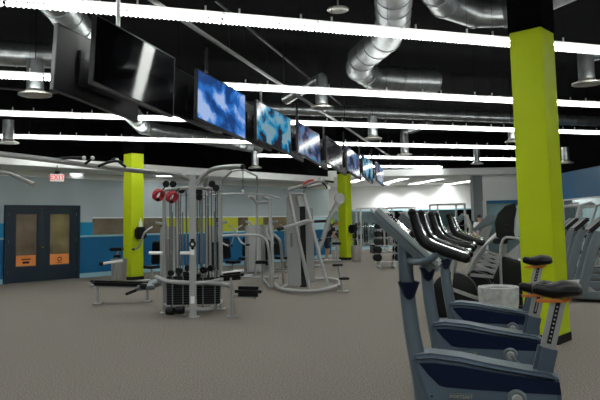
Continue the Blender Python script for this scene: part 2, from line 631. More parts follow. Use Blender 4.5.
kb = MB().lathe([(0.03, 0), (0.03, 0.01), (0.012, 0.012), (0.012, 0.035), (0.03, 0.045), (0.036, 0.06), (0.028, 0.078), (0, 0.082)], (mid + 0.03 - .09, -0.08, 1.02), (0, -1, 0))
kb.build('door_knob', 'brass', door)

# exit sign ---------------------------------------------------------------
ep = P(57, 177.8, 17.6)
ex = thing('exit_sign', ep, 'small lit white exit sign with red letters hanging over the double door', 'sign', rz=WALL_ANG - 0.25)
MB().box((0, 0, 0), (0.36, 0.06, 0.2), bev=0.01).build('sign_box', 'exit_face', ex)
text_mesh('lettering', 'EXIT', 0.19, 'red_text', ex, (0, -0.034, 0), (math.pi / 2, 0, 0))
MB().box((0, 0, 0.15), (0.12, 0.08, 0.07)).cyl((0, 0, 0.1), (0, 0, SOF - ep.z), .012).build('sign_mount', 'black', ex)

# columns ------------------------------------------------------------------
def column(cpx, cpy, top, wd, label, collar=None):
    """cpx,cpy: pixel of the foot of the corner nearest the camera"""
    c0 = G(cpx, cpy)
    # corner nearest camera; sides run along WD and -WN
    c = c0 + WD * wd / 2 - WN * wd / 2
    root = bpy.data.objects.new('square_column', None)
    COL.objects.link(root)
    root.location = (c.x, c.y, 0)
    root.rotation_euler = (0, 0, WALL_ANG)
    tag(root, label, 'column')
    root['kind'] = 'structure'
    MB().box((0, 0, 0.05), (wd + .015, wd + .015, 0.10)).build('column_base', 'black', root)
    MB().box((0, 0, (top + .10) / 2), (wd, wd, top - .10), bev=.008).build('column_shaft', 'lime', root)
    MB().box((0, 0, (top + CEIL) / 2), (wd + .02, wd + .02, CEIL - top)).build('column_top', 'black_ceiling', root)
    return root
COLN = column(558.5, 345, 4.03, 0.43, 'large lime green square column right of the nearest bikes')
COLL = column(131, 280.5, 3.76, 0.43, 'lime green column left of the cable station with a black dispenser')
COLM = column(347, 260, 3.66, 0.42, 'farthest lime green column with the silver bin at its foot')

# ------------------------------------------------------------------ hanging fluorescent rows
RD = Vector((math.sin(R(71.5)), math.cos(R(71.5)), 0))
RN = Vector((RD.y, -RD.x, 0))
ROWANG = math.atan2(RD.y, RD.x)
SL = 1.22
ZR = 4.05


def make_strip():
    t = thing('strip_light', (0, 0, 0), 'white fluorescent strip light', 'ceiling light')
    b = MB().box((0, 0, 0.062), (SL - 0.01, 0.10, 0.045)).box((-.4, 0, .13), (.02, .02, .06)).box((.4, 0, .13), (.02, .02, .06))
    b.build('housing', 'white_plastic', t)
    for x in (-.4, .4):
        MB().cyl((x, 0, .15), (x, 0, CEIL - ZR - .002), .0025, seg=4).build('suspension_wire', 'wire', t)
    d = MB()
    prof = [(-0.08, 0.0), (-0.07, 0.028), (-0.045, 0.042), (0.045, 0.042), (0.07, 0.028), (0.08, 0.0)]
    d.prism(prof, -(SL - 0.05) / 2, (SL - 0.05) / 2, axis='x')
    d.build('diffuser', 'tube_glow', t)
    l = MB()
    for s in (-1, 1):
        l.box((0, s * 0.084, -0.008), (SL - 0.02, 0.006, 0.016))
        n = 22
        for k in range(n):
            l.box((-SL / 2 + 0.03 + (SL - .06) * k / (n - 1), s * 0.084, -0.021), (0.022, 0.008, 0.012))
    for k in range(23):
        l.box((-SL / 2 + 0.02 + (SL - .04) * k / 22, 0, -0.010), (0.004, 0.17, 0.018))
    l.build('louver', 'louver', t)
    return t


proto = make_strip()
first = True
rows = [7.9, 11.85, 15.8, 19.75, 23.65, 27.6]
rownm = ['nearest', 'second nearest', 'third nearest', 'fourth nearest', 'fifth nearest', 'farthest']


def row_ok(p, zz=ZR):
    if p.x > WX1 - .7 or p.x < WX0 + .7: return False
    if (p - A0).dot(WN) < 0.65: return False
    if p.y > 29.8 and p.x > AR.x - .5: return False
    if p.y < WY0 + .5: return False
    return True


offs = {0: -0.627 * 2.5, 1: -0.2, 2: 0.35, 3: -8.0 + .61, 4: -1.82 + .61, 5: .3}
for ri, Y0 in enumerate(rows):
    base = Vector((0, Y0, ZR))
    off = offs[ri]
    kmin = -14
    cand = []
    for k in range(-14, 14):
        p = base + RD * (off + k * SL)
        if not row_ok(p): continue
        if ri == 4 and k < 0: continue
        if ri == 5 and k < 0: continue
        q = proj(p)
        if q is None: q = (-999, 0)
        if q[0] < -500 or q[0] > 950: continue
        ql = proj(p + RD * .61); 
        vis = -25 < q[0] < 625 and q[1] > -6
        cand.append((p, vis))
    nv = 0
    for p, vis in cand:
        if vis:
            lab = 'lit fluorescent strip light in the %s ceiling row, %s from its visible left end' % (rownm[ri], ORD[nv]); nv += 1
            grp = 'strip lights in the %s ceiling row' % rownm[ri]
        else:
            lab = 'lit fluorescent strip light continuing the %s row beyond the picture edge' % rownm[ri]
            grp = 'strip lights continuing the %s row' % rownm[ri]
        if first:
            o = proto; o.location = p; o.rotation_euler = (0, 0, ROWANG); o['label'] = lab; o['group'] = grp; first = False
        else:
            dup(proto, p, ROWANG, lab, grp)
for Y0 in (3.95, 0.0, -3.95):  # unseen extra rows, added to light the room from behind the camera
    for k in range(-8, 8):
        p = Vector((0, Y0, ZR)) + RD * (0.5 + k * SL)
        if not row_ok(p): continue
        dup(proto, p, ROWANG, 'lit fluorescent strip light added out of view, overhead and behind the camera', 'added strip lights behind the camera')

# far white ceiling: slanted recessed panels, bulkhead downlights
pn = 0
def panel(a, b, wd, nm, lab):
    c = (a + b) / 2
    d = b - a
    t = thing('recessed_light_panel', c, lab, 'ceiling light', 'recessed light panels in the far white ceiling', math.atan2(d.y, d.x))
    MB().box((0, 0, -0.012), (d.length, wd, 0.02)).build('diffuser', 'panel_glow', t)
    L = d.length
    f = MB()
    for s in (-1, 1):
        f.box((0, s * wd / 2, -.015), (L + .06, .04, .03)); f.box((s * L / 2, 0, -.015), (.04, wd + .06, .03))
    f.build('panel_frame', 'white_plastic', t)
zc = CF - .002
spots = [((383, 183.5), (405, 177.8)), ((411, 184), (441, 178.5)), ((446, 184.5), (480, 179)), ((350, 182), (366, 177.5))]
names = ['leftmost but one', 'middle', 'rightmost', 'leftmost']
for (a, b), nmm in zip(spots, names):
    panel(G(*a, zc), G(*b, zc), 0.5, nmm, 'lit white recessed panel in the far ceiling, %s of the four' % nmm)
dl = [(73, 173.5, 'above the exit sign'), (165, 175.3, 'above the red cable handles'), (272, 185.2, 'behind the high bar frame'), (318, 189, 'left of the farthest green column')]
for (x, y, lb) in dl:
    c = G(x, y, SOF - .002)
    t = thing('round_ceiling_light', c, 'bright round recessed ceiling light ' + lb, 'ceiling light', 'recessed ceiling lights in the bulkhead')
    MB().lathe([(0.30, -.006), (0.30, -.02), (0, -.02)], (0, 0, 0)).build('diffuser', 'panel_glow', t)
    MB().lathe([(0.30, 0), (0.30, -.028), (0.36, -.028), (0.37, 0)], (0, 0, 0)).build('trim_ring', 'white_plastic', t)

# wash lights for the far white wall (three recessed spots right in front of it)
for i, px in enumerate((388, 417, 446)):
    c = G(px, 188.2, CF); pass
    c = P(px, 188, WY1 - 0.9); c.z = CF - .01
    t = thing('wall_washer', c, 'recessed ceiling spot washing the far white wall, %s of three' % ['leftmost', 'middle', 'rightmost'][i], 'spotlight', 'spots washing the far white wall')
    MB().lathe([(0.09, 0), (0.09, -.02), (0.12, -.02), (0.13, 0)]).build('trim_ring', 'white_plastic', t)
    MB().lathe([(0.085, -.004), (0, -.004)]).build('lens', 'panel_glow', t)
    ld = bpy.data.lights.new('wash_lamp', 'SPOT')
    ld.energy = 210
    ld.spot_size = R(125)
    ld.spot_blend = 0.9
    ld.shadow_soft_size = 0.08
    lo = bpy.data.objects.new('wash_lamp', ld)
    COL.objects.link(lo)
    lo.parent = t
    lo.location = (0, 0, -0.03)
    lo.rotation_euler = (R(12), 0, 0)

# ------------------------------------------------------------------ ductwork
def duct(name, pts, r, label, rib=0.45, smooth=0, seg=20, caps=()):
    o = Vector(pts[0])
    t = thing(name, o, label, 'duct')
    b = MB()
    L = [Vector(p) - o for p in pts]
    b.tube(L, r, seg=seg, smooth=smooth)
    pp = catmull(L, 6) if smooth else L
    rb = b
    for a, c in zip(pp[:-1], pp[1:]):
        d = c - a
        n = max(1, int(d.length / rib))
        dn = d.normalized()
        for k in range(n + 1):
            q = a + d * (k / n)
            rb.tube([q - dn * .012, q + dn * .012], r + .012, seg=seg)
    b.build('duct_wall', 'duct', t)
    return t

# long straight duct parallel to the light rows
dz = 4.80
c0 = P(300, 109.5, 17.9)
pa = c0 + RD * -3.4; pb = c0 + RD * 10.9
duct('long_duct', [pa, pb], 0.165, 'long straight galvanised duct between the second and third light rows')
# left stub duct
q0 = P(70, 57, 11.75)
duct('left_duct', [q0 + RD * -6.0, q0], 0.23, 'round galvanised duct at the upper left picture edge, left of the televisions')
# diagonal duct running away behind the first televisions
def g3(L, z=4.75):
    return [G(x, y, z) for x, y in L]
duct('diagonal_duct', g3([(44, -14), (92, 46), (126, 108), (144, 127), (158, 131), (200, 137.5), (258, 147.5)], 4.47), 0.22,
     'galvanised duct passing diagonally behind the two unlit televisions')
EL_R = .27
duct('elbow_duct', g3([(394, -22), (393, 22), (386, 37), (362, 58), (359, 68), (372, 77), (400, 79.5), (436, 81.0)]), EL_R,
     'galvanised duct with two elbows, dropping behind the nearest light row left of the large column')
duct('top_duct', g3([(428, -22), (444, 2), (474, 13), (506, 12), (541, -2), (585, -22)], 4.9), 0.24, 'galvanised duct curving along the top picture edge beside the large column')


def diffuser(px, py, Y, label, r=0.24, up=None, branch=None):
    c = P(px, py, Y)
    t = thing('air_diffuser', c, label, 'air vent', 'round air diffusers')
    b = MB()
    H_ = CEIL - c.z - .003
    v_ = u_ = Vector((0, 0, up or .6))
    if branch:
        v_ = u_ + Vector(branch)
        b.tube([Vector((0, 0, 0.04)), u_ - Vector((0, 0, r * .3)), u_, v_], r * .55, seg=14)
    else:
        b.cyl((0, 0, .04), u_, r * .52, seg=14)
    b.build('drop_pipe', 'duct', t)
    MB().cyl(v_ - Vector((0, 0, .02)), (v_.x, v_.y, H_), .008, seg=6).build('hanger_rod', 'wire', t)
    g = MB().lathe([(r * .5, .10), (r * .62, .05), (r, 0.02), (r, -.005), (r * .8, -.012), (r * .74, .0), (r * .5, .015), (r * .42, -.01), (0, -.012)])
    g.build('flared_ring', 'steel', t)
    return t

diffuser(35, 95, 11.0, 'round air diffuser at the upper left below the stub duct', .28, up=.62)
diffuser(8, 143, 16.5, 'round air diffuser at the left picture edge above the door wall', .27)
diffuser(587, 84, 11.0, 'round air diffuser right of the large green column near the picture edge', .25, up=.5, branch=(.9, .5, .25))
diffuser(322, 108, 12.8, 'round air diffuser on an angled pipe right of the televisions', .23, up=.62, branch=(-.75, 1.5, -.12))
diffuser(373, 139, 17.2, 'small round air diffuser below the long duct left of its middle', .25, up=.62)
diffuser(405, 155, 22, 'small round air diffuser hanging on a slanted pipe above the far ceiling', .25, up=.8, branch=(.9, -.4, .25))
diffuser(512, 142, 18.6, 'small round air diffuser against the left side of the large column', .2, up=.4)
diffuser(477, 164, 25.5, 'tiny round air diffuser above the far white pier', .25, up=.6)
diffuser(255, 168, 21, 'small round air diffuser below the television row', .22, up=.55)
diffuser(566, 163, 22.0, 'tiny round air diffuser right behind the large green column', .25, up=.55)
c = P(338, 10, 9.6)
t = tag(MB().lathe([(.16, .02), (.17, 0), (.155, -.01), (.14, 0), (.12, .015), (0, .015)]).cyl((0, 0, .02), (0, 0, CEIL - c.z - .01), .012, seg=8).build('ceiling_speaker', 'steel'), 'thin metal ring of a round ceiling fitting near the top centre', 'ceiling fitting')
t.location = c
# dark pipes and conduit under the black ceiling
for i, (a, b, r_, lb) in enumerate([
    (P(215, 0, 10), P(345, 108, 22), .025, 'thin dark conduit running away above the television row'),
    (P(0, 88, 15), P(150, 100, 15.5), .03, 'thin dark conduit over the left side of the room')]):
    tag(MB().tube([a, b], r_, 8).build('conduit_pipe', 'tv_back'), lb, 'pipe')

# ------------------------------------------------------------------ televisions
TD = Vector((math.sin(R(16.2)), math.cos(R(16.2)), 0))
TN = Vector((TD.y, -TD.x, 0))
TVA = math.pi / 2 - R(27)
TVN = Vector((math.cos(R(27)), -math.sin(R(27)), 0))
TANG = math.atan2(TD.y, TD.x)      # local x along the row, local -y towards the camera side
RZ = 4.22
tv0 = Vector((-1.81, 6.98, 0)); step = Vector((0.668, 2.3, 0))
ra = tv0 - step * 1.3; rb = tv0 + step * 8.2
rail = thing('television_rail', (ra.x, ra.y, RZ), 'long slotted metal rail carrying the television poles', 'rail', rz=TANG)
Lr = (rb - ra).length
b = MB()
for s in (-1, 1):
    b.box((Lr / 2, s * .02, 0), (Lr, .008, .04))
b.box((Lr / 2, 0, .018), (Lr, .04, .006))
b.build('rail_channel', 'silver', rail)
for k in range(9):
    x = .3 + k * (Lr - .6) / 8
    MB().cyl((x, 0, .015), (x, 0, CEIL - RZ - .003), .010, seg=8).build('hanger_rod', 'black', rail)
TW, TH = 1.30, 0.75
zc_tv = 3.30
YAW = [27, 27, 28, 24, 22.5, 22, 21.5, 19]
SCL = [1.0, .97, .96, .93, .92, .92, .92, .92]


def tvrot(a, s=1):
    return (Matrix.Rotation(a, 3, 'Z') @ Matrix.Rotation(R(7.5) * s, 3, 'Y') @ Matrix.Rotation(R(-4 if s > 0 else 4), 3, 'X')).to_euler()


def make_tv(scr):
    t = thing('television', (0, 0, 0), 'television', 'television')
    MB().box((0, 0, 0), (TW, .05, TH), bev=.012).box((0, .035, -.03), (.7, .04, .42), bev=.01).build('housing', 'tv_back', t)
    MB().box((0, -.0265, 0.004), (TW - .03, .003, TH - .035)).build('screen', scr, t)
    b = MB()
    for s in (-1, 1):
        b.box((s * TW / 2, 0, 0), (.012, .056, TH + .006))
        b.box((0, 0, s * TH / 2), (TW, .056, .010))
    b.build('bezel_edge', 'tv_edge', t)
    b = MB()
    b.box((-.12, .07, 0), (.03, .03, .34)).box((.12, .07, 0), (.03, .03, .34)).box((0, .09, .05), (.4, .02, .05)).box((0, .09, -.08), (.4, .02, .05))
    b.beam((0, .10, .05), (0, .20, .02), .05, .05)
    b.build('wall_bracket', 'black', t)
    return t

scr = ['dark_screen', 'screen_sport', 'screen_cyan', 'screen_mixed', 'screen_dim', 'screen_mixed', 'screen_cyan', 'screen_mixed']
desc = ['large nearest television, switched off, reflecting a light strip', 'television with a bright blue and white picture, nearest lit one',
        'television with a cyan blue picture, second lit one in the row', 'television with a dim bluish picture, third lit one in the row',
        'television with a dim grey picture, just left above the farthest green column', 'television with a blue picture directly above the farthest green column',
        'small far television, next to last in the row', 'smallest television, last of the row over the far end']
for i in range(8):
    c = tv0 + step * i
    t = make_tv(scr[i])
    TVA = math.pi / 2 - R(YAW[i])
    TVN = Vector((math.cos(R(YAW[i])), -math.sin(R(YAW[i])), 0))
    t.scale = (SCL[i], 1, SCL[i])
    p = c.copy()
    p.z = zc_tv
    t.location = p
    t.rotation_euler = tvrot(TVA)
    tag(t, desc[i], 'television', 'televisions facing the bikes')
    bp_ = c - TVN * (0.55 if i == 0 else 0.42)
    t2 = make_tv('screen_dim' if i else 'dark_screen')
    t2.location = (bp_.x, bp_.y, zc_tv + (.0 if i == 0 else .10))
    t2.scale = (.94, 1, .94) if i else (1, 1, 1)
    t2.rotation_euler = tvrot(TVA + math.pi, -1)
    tag(t2, ('back of a dark television facing left, leftmost in the picture' if i == 0 else
             'dark back of a television facing left, behind the %s screen from the left' % ORD[i]), 'television', 'televisions facing the door wall')
    pc_ = c - TVN * .26
    pl_ = thing('television_pole', (pc_.x, pc_.y, RZ), 'pole hanging from the rail between the %s pair of televisions' % (['nearest'] + ORD[1:8])[i], 'pole', 'television poles', TVA)
    MB().cyl((0, 0, -.03), (0, 0, zc_tv - RZ - .1), .024, seg=10).build('pole_tube', 'white_plastic' if i == 0 else 'black', pl_)
    MB().box((0, 0, zc_tv - RZ), (.12, .17, .28)).box((0, 0, (zc_tv - RZ) / 2), (.03, .03, abs(zc_tv - RZ))).box((0, 0, zc_tv - RZ + .05), (.06, .14, .06)).build('pole_bracket', 'black', pl_)

# ------------------------------------------------------------------ upright bikes
BANG = math.atan2(math.sin(R(17)), -math.cos(R(17)))     # direction the bikes face (left, slightly away)
# local frame: x = forward, so s (rearward) = -x ; near side (towards the camera) = +y


KS = 0.9


def make_bike(seat_z, label, with_console=True):
    t = thing('exercise_bike', (0, 0, 0), label, 'exercise bike', 'upright exercise bikes')
    def L(s, z, y=0.0): return Vector((-s * (KS if s > 0 else 1), y, z))
    # mast, goes down along the front of the body
    b = MB().tube([L(.11, .10), L(.075, .30), L(.045, .55), L(.00, .80), L(-.025, 1.05), L(-.035, 1.30), L(-.035, 1.42)], [.055, .052, .046, .042, .040, .038, .036], 12, 5, flat=1.25, flat_up=(1, 0, 0))
    b.build('mast', 'bike_tube', t)
    # body shroud
    out = [(-.005, .65), (.02, .70), (.13, .71), (.33, .69), (.54, .652), (.74, .622), (.90, .602), (.95, .575), (.965, .50), (.965, .30), (.93, .20), (.55, .17), (.20, .17), (.12, .24), (.09, .42)]
    b = MB().prism([(-s * KS, z + .006 + .02 * max(s, 0)) for s, z in out], -.10, .10, bev=.028)
    body = b.build('body_shroud', 'bike_side', t)
    top = [(.0, .668), (.022, .710), (.13, .72), (.33, .70), (.54, .662), (.74, .632), (.90, .612), (.957, .578), (.94, .562), (.88, .57), (.74, .589), (.54, .617), (.33, .650), (.16, .668), (.06, .665)]
    MB().prism([(-s * KS, z + .006 + .02 * max(s, 0)) for s, z in top], -.108, .108, bev=.022).build('top_cap', 'bike', t)
    nv = [(.045, .662), (.16, .665), (.33, .648), (.54, .617), (.74, .592), (.955, .568), (.96, .495), (.74, .500), (.45, .508), (.225, .518), (.18, .528), (.11, .59)]
    for s in (-1, 1):
        MB().prism([(-q * KS, z + .006 + .02 * max(q, 0)) for q, z in nv], s * .098, s * .106, bev=.003).build('side_panel', 'navy', t)
    bd = MB().box((-.29, .103, .478), (.145, .008, .034))
    bdo = bd.build('badge', 'plate', t)
    text_mesh('lettering', 'SPORTSART', .026, 'plate_text', bdo, (-.29, .1085, .478), (math.pi / 2, 0, math.pi), .0008)
    MB().lathe([(.006, 0), (.007, .004), (0, .005)], (-.115, .1, .47), (0, 1, 0), 10).build('screw', 'black', t)
    # crank hubs, arms and pedals
    for s in (-1, 1):
        y = s
        c = L(.685, .485, s * .10)
        h = MB().lathe([(.056, 0), (.056, .018), (.045, .026), (.036, .020), (.028, .020), (.024, .034), (0, .036)], c, (0, s, 0), 24)
        h.beam(c + Vector((0, s * .032, 0)), c + Vector((-.12 * s, s * .045, -.115)), .018, .03, (0, 1, 0), bev=.006)
        h.build('crank', 'console', t)
        MB().lathe([(.030, 0), (.030, .03), (.024, .036), (0, .036)], c, (0, s, 0), 20).build('crank_cap', 'silver', t)
        pc = c + Vector((-.12 * s, s * .10, -.115))
        p = MB().box(pc, (.11, .09, .026), bev=.008)
        p.tube([pc + Vector((-.05, -.0, .0)), pc + Vector((-.03, 0, .05)), pc + Vector((.03, 0, .05)), pc + Vector((.05, 0, 0))], .014, 6, 4, flat=2.2, flat_up=(0, 1, 0))
        p.build('pedal', 'black', t)
    # seat tube
    lean = 0
    def SP(z): return .905 + (z - .79) * .29
    b = MB()
    b.beam(L(SP(.50), .50), L(SP(.795), .795), .08, .115, (1, 0, 0), bev=.022)
    b.build('seat_tube', 'bike', t)
    b = MB().beam(L(SP(.76), .76), L(SP(seat_z - .045), seat_z - .045), .05, .085, (1, 0, 0), bev=.008)
    b.build('seat_post', 'silver', t)
    b = MB()
    for s in (-1, 1):
        b.beam(L(SP(.795), .80, s * .0262), L(SP(seat_z - .06), seat_z - .06, s * .0262), .003, .026, (1, 0, 0))
    b.build('slot_strip', 'black', t)
    b = MB()
    n = 9
    for k in range(n):
        z = .82 + (seat_z - .10 - .82) * k / (n - 1)
        b.lathe([(.006, 0), (.006, .0015), (0, .0015)], L(SP(z), z, .028), (0, 1, 0), 8)
    b.build('hole_row', 'silver', t)
    sc = L(SP(seat_z) - .02, seat_z)
    b = MB()
    # saddle: broad back, narrow nose
    secs = [(-.13, .09, .034), (-.105, .12, .050), (-.03, .125, .060), (.03, .095, .054), (.07, .055, .044), (.12, .036, .040), (.145, .022, .024)]
    vs, fs = [], []
    sg = 16
    for (x, wy, hz) in secs:
        dip = -.012 if -.02 < x < .1 else 0
        for k in range(sg):
            an = 2 * math.pi * k / sg
            vs.append(sc + Vector((x, wy * math.cos(an), hz * math.sin(an) * (1 if math.sin(an) > 0 else .75) + dip)))
    for i in range(len(secs) - 1):
        for k in range(sg):
            k2 = (k + 1) % sg
            fs.append((i * sg + k, i * sg + k2, (i + 1) * sg + k2, (i + 1) * sg + k))
    fs.append(list(range(sg))[::-1]); fs.append([(len(secs) - 1) * sg + k for k in range(sg)])
    b.add(vs, fs, True)
    b.build('saddle', 'vinyl', t)
    b = MB().beam(sc + Vector((.13, .05, -.062)), sc + Vector((-.05, .05, -.06)), .026, .022, bev=.006)
    b.beam(sc + Vector((.03, -.05, -.052)), sc + Vector((.03, .055, -.052)), .02, .012, bev=.004)
    b.box(sc + Vector((-.055, .05, -.05)), (.03, .05, .02), bev=.005)
    b.build('seat_lever', 'orange', t)
    # feet
    b = MB()
    b.tube([L(.10, .05, -.28), L(.10, .05, .28)], .035, 10)
    b.tube([L(1.0, .05, -.26), L(1.0, .05, .26)], .035, 10)
    b.beam(L(.06, .10), L(1.02, .10), .08, .09, bev=.01)
    b.beam(L(.97, .14), L(1.05, .045), .12, .05, bev=.01)
    b.build('base_frame', 'silver', t)
    b = MB()
    for s in (.10, 1.0):
        for q in (-.28, .28):
            b.box(L(s, .025, q), (.09, .05, .05), bev=.012)
    b.build('rubber_foot', 'rubber', t)
    # console: a long tilted slab
    c0, c1 = L(-.235, 1.635), L(.20, 1.235)
    b = MB()
    ax = (c1 - c0).normalized()
    nrm = Vector((-ax.z, 0, ax.x))
    if nrm.x > 0: nrm = -nrm
    mid_ = (c0 + c1) / 2
    Lc = (c1 - c0).length
    rot = Matrix((ax, Vector((0, 1, 0)), ax.cross(Vector((0, 1, 0))))).transposed()
    prof = []
    b.box(mid_, (Lc, .30, .075), rot, bev=.034)
    b.build('console_shell', 'console', t)
    b = MB().box(mid_ + nrm * .034, (Lc * .93, .27, .03), rot, bev=.014)
    b.build('console_face', 'console_pale', t)
    MB().box(mid_ + nrm * .047 - ax * .08, (Lc * .42, .21, .008), rot).build('display', 'dark_screen', t)
    bb = MB()
    for i in range(3):
        for j in range(3):
            bb.box(mid_ + nrm * .05 + ax * (.06 + .035 * i) + Vector((0, (j - 1) * .06, 0)), (.02, .04, .006), rot)
    bb.build('button_pad', 'black', t)
    # cup holder on the mast
    b = MB().lathe([(.015, -.06), (.035, -.04), (.070, .045), (.073, .055), (.062, .055), (.045, -.02), (0, -.03)], L(-.01, 1.115, .06), (0, 0, 1), 20)
    b.box(L(-.01, 1.10, .02), (.05, .06, .05), bev=.01)
    b.build('cup_holder', 'navy', t)
    # handlebars
    for s in (-1, 1):
        b = MB().tube([L(-.02, 1.30, 0), L(.05, 1.295, s * .10), L(.13, 1.31, s * .20), L(.20, 1.34, s * .235), L(.23, 1.40, s * .235)], .021, 10, 5)
        hb = b.build('handlebar', 'bike_tube', t)
        b = MB().tube([L(.055, 1.605, s * .235), L(.075, 1.53, s * .235), L(.11, 1.445, s * .235), L(.165, 1.40, s * .235), L(.28, 1.36, s * .235), L(.40, 1.325, s * .235)], [.022, .026, .030, .031, .031, .029], 12, 5, flat=1.0)
        b.ell(L(.055, 1.605, s * .235), (.027, .027, .027)).ell(L(.40, 1.325, s * .235), (.029, .029, .029))
        b.build('arm_rest', 'vinyl', t)
        b = MB().tube([L(.085, 1.60, s * .215), L(.105, 1.53, s * .212), L(.14, 1.462, s * .212), L(.195, 1.425, s * .212), L(.30, 1.387, s * .212), L(.40, 1.352, s * .212)], .0105, 8, 5)
        b.ell(L(.405, 1.35, s * .212), (.018, .018, .018))
        b.build('grip_rail', 'chrome', t)
    return t


bp0 = Vector((.724, 4.2, 0)); bst = Vector((.40, 1.25, 0))
lab = ['blue-grey exercise bike nearest the camera, at the bottom right corner', 'middle one of the three blue-grey exercise bikes, with the lowered saddle', 'blue-grey exercise bike farthest of the three, next to the bin with the white liner']
for k, sz in enumerate((1.12, 1.005, 1.14)):
    o = make_bike(sz, lab[k])
    o.location = bp0 + bst * k + Vector(((-.015, -.045, -.015)[k], 0, 0))
    o.rotation_euler = (0, 0, BANG)

# ------------------------------------------------------------------ elliptical trainers behind the bikes


def make_elliptical():
    t = thing('elliptical_trainer', (0, 0, 0), 'elliptical', 'elliptical trainer', 'elliptical trainers')
    b = MB()
    for s in (-1, 1):
        b.beam((.35, s * .18, .07), (-1.35, s * .18, .07), .06, .08, bev=.01)
        b.beam((-.25, s * .14, .20), (-1.30, s * .14, .11), .05, .03, bev=.005)
    b.beam((.35, -.30, .05), (.35, .30, .05), .08, .08, bev=.015)
    b.beam((-1.35, -.30, .05), (-1.35, .30, .05), .08, .08, bev=.015)
    b.build('base_frame', 'silver', t)
    b = MB().lathe([(.05, -.16), (.29, -.16), (.33, -.13), (.34, 0), (.33, .13), (.29, .16), (.05, .16)], (.05, 0, .46), (0, 1, 0), 28)
    b.prism([(.30, .12), (.36, .30), (.25, .62), (.05, .72), (-.22, .60), (-.35, .30), (-.32, .12)], -.12, .12, bev=.03)
    b.build('flywheel_cover', 'black', t)
    MB().tube([(.12, 0, .55), (.08, 0, .95), (.0, 0, 1.30), (-.02, 0, 1.42)], .045, 10, 4).build('mast', 'silver', t)
    rot = Matrix.Rotation(R(42), 3, 'Y')
    MB().box((.02, 0, 1.50), (.46, .34, .07), rot, bev=.03).build('console_shell', 'console', t)
    MB().box((-.008, 0, 1.532), (.36, .26, .02), rot, bev=.005).build('display', 'dark_screen', t)
    for s in (-1, 1):
        b = MB().tube([(.10, s * .26, .50), (.02, s * .27, .95), (-.10, s * .26, 1.20), (-.22, s * .24, 1.42), (-.16, s * .22, 1.62)], .02, 8, 5)
        b.tube([(-.20, s * .235, 1.45), (-.16, s * .22, 1.64)], .026, 8)
        b.build('swing_arm', 'silver', t)
        o = MB().beam((.10, s * .22, .48 + s * .08), (-.78, s * .20, .30 - s * .06), .05, .05, bev=.01)
        o.build('pedal_arm', 'silver', t)
        MB().box((-.72, s * .18, .36 - s * .06), (.38, .15, .05), bev=.015).build('foot_pedal', 'black', t)
        MB().tube([(-.02, s * .05, 1.30), (-.12, s * .16, 1.26), (-.28, s * .18, 1.24)], .018, 8, 4).build('fixed_handle', 'black', t)
    return t


def make_cross():
    t = thing('cross_trainer', (0, 0, 0), 'cross', 'cross trainer', 'cross trainers')
    b = MB()
    b.beam((.40, 0, .08), (-1.30, 0, .08), .10, .08, bev=.01)
    b.beam((.40, -.30, .05), (.40, .30, .05), .08, .08, bev=.015)
    b.beam((-1.30, -.30, .05), (-1.30, .30, .05), .08, .08, bev=.015)
    b.build('base_frame', 'silver', t)
    MB().prism([(.42, .12), (.40, .42), (.22, .60), (-.05, .52), (-.20, .12)], -.16, .16, bev=.04).build('drive_cover', 'black', t)
    MB().tube([(.25, 0, .5), (.14, 0, .95), (.02, 0, 1.30), (-.02, 0, 1.40)], .05, 10, 4).build('mast', 'silver', t)
    rot = Matrix.Rotation(R(44), 3, 'Y')
    MB().box((.0, 0, 1.50), (.50, .32, .07), rot, bev=.03).build('console_shell', 'console', t)
    MB().box((-.028, 0, 1.53), (.30, .22, .02), rot, bev=.005).build('display', 'black', t)
    for s in (-1, 1):
        MB().tube([(.30, s * .28, .55), (.05, s * .29, .98), (-.22, s * .27, 1.22), (-.38, s * .24, 1.42), (-.34, s * .22, 1.58)], .022, 8, 5).build('swing_arm', 'silver', t)
        MB().tube([(-.37, s * .235, 1.44), (-.335, s * .22, 1.60)], .028, 8).build('grip', 'black', t)
        MB().beam((.26, s * .24, .62 - s * .1), (-.95, s * .22, .30 + s * .12), .05, .06, bev=.01).build('pedal_arm', 'silver', t)
        MB().beam((-.95, s * .26, .95), (-.15, s * .26, .30), .04, .05, bev=.01).beam((-.95, s * .26, .95), (-1.22, s * .26, .10), .04, .05, bev=.01).build('rear_link', 'silver', t)
        MB().box((-.70, s * .20, .42 + s * .08), (.40, .16, .05), bev=.015).build('foot_pedal', 'black', t)
    return t


el = make_elliptical()
el.location = bp0 + bst * 4.4 + Vector((-.15, 0, 0)); el.rotation_euler = (0, 0, BANG)
el['label'] = 'elliptical trainer with a round black flywheel cover, behind the bike handlebars'
del el['group']
cr = make_cross()
for i, k in enumerate([6.6, 7.8, 9.0, 10.2, 11.6]):
    p = bp0 + bst * k + Vector((.15, 0, 0))
    lb = 'silver cross trainer, %s in the receding row behind the elliptical trainer' % ORD[i]
    if i == 0:
        cr.location = p; cr.rotation_euler = (0, 0, BANG); cr['label'] = lb
    else:
        dup(cr, p, BANG, lb)

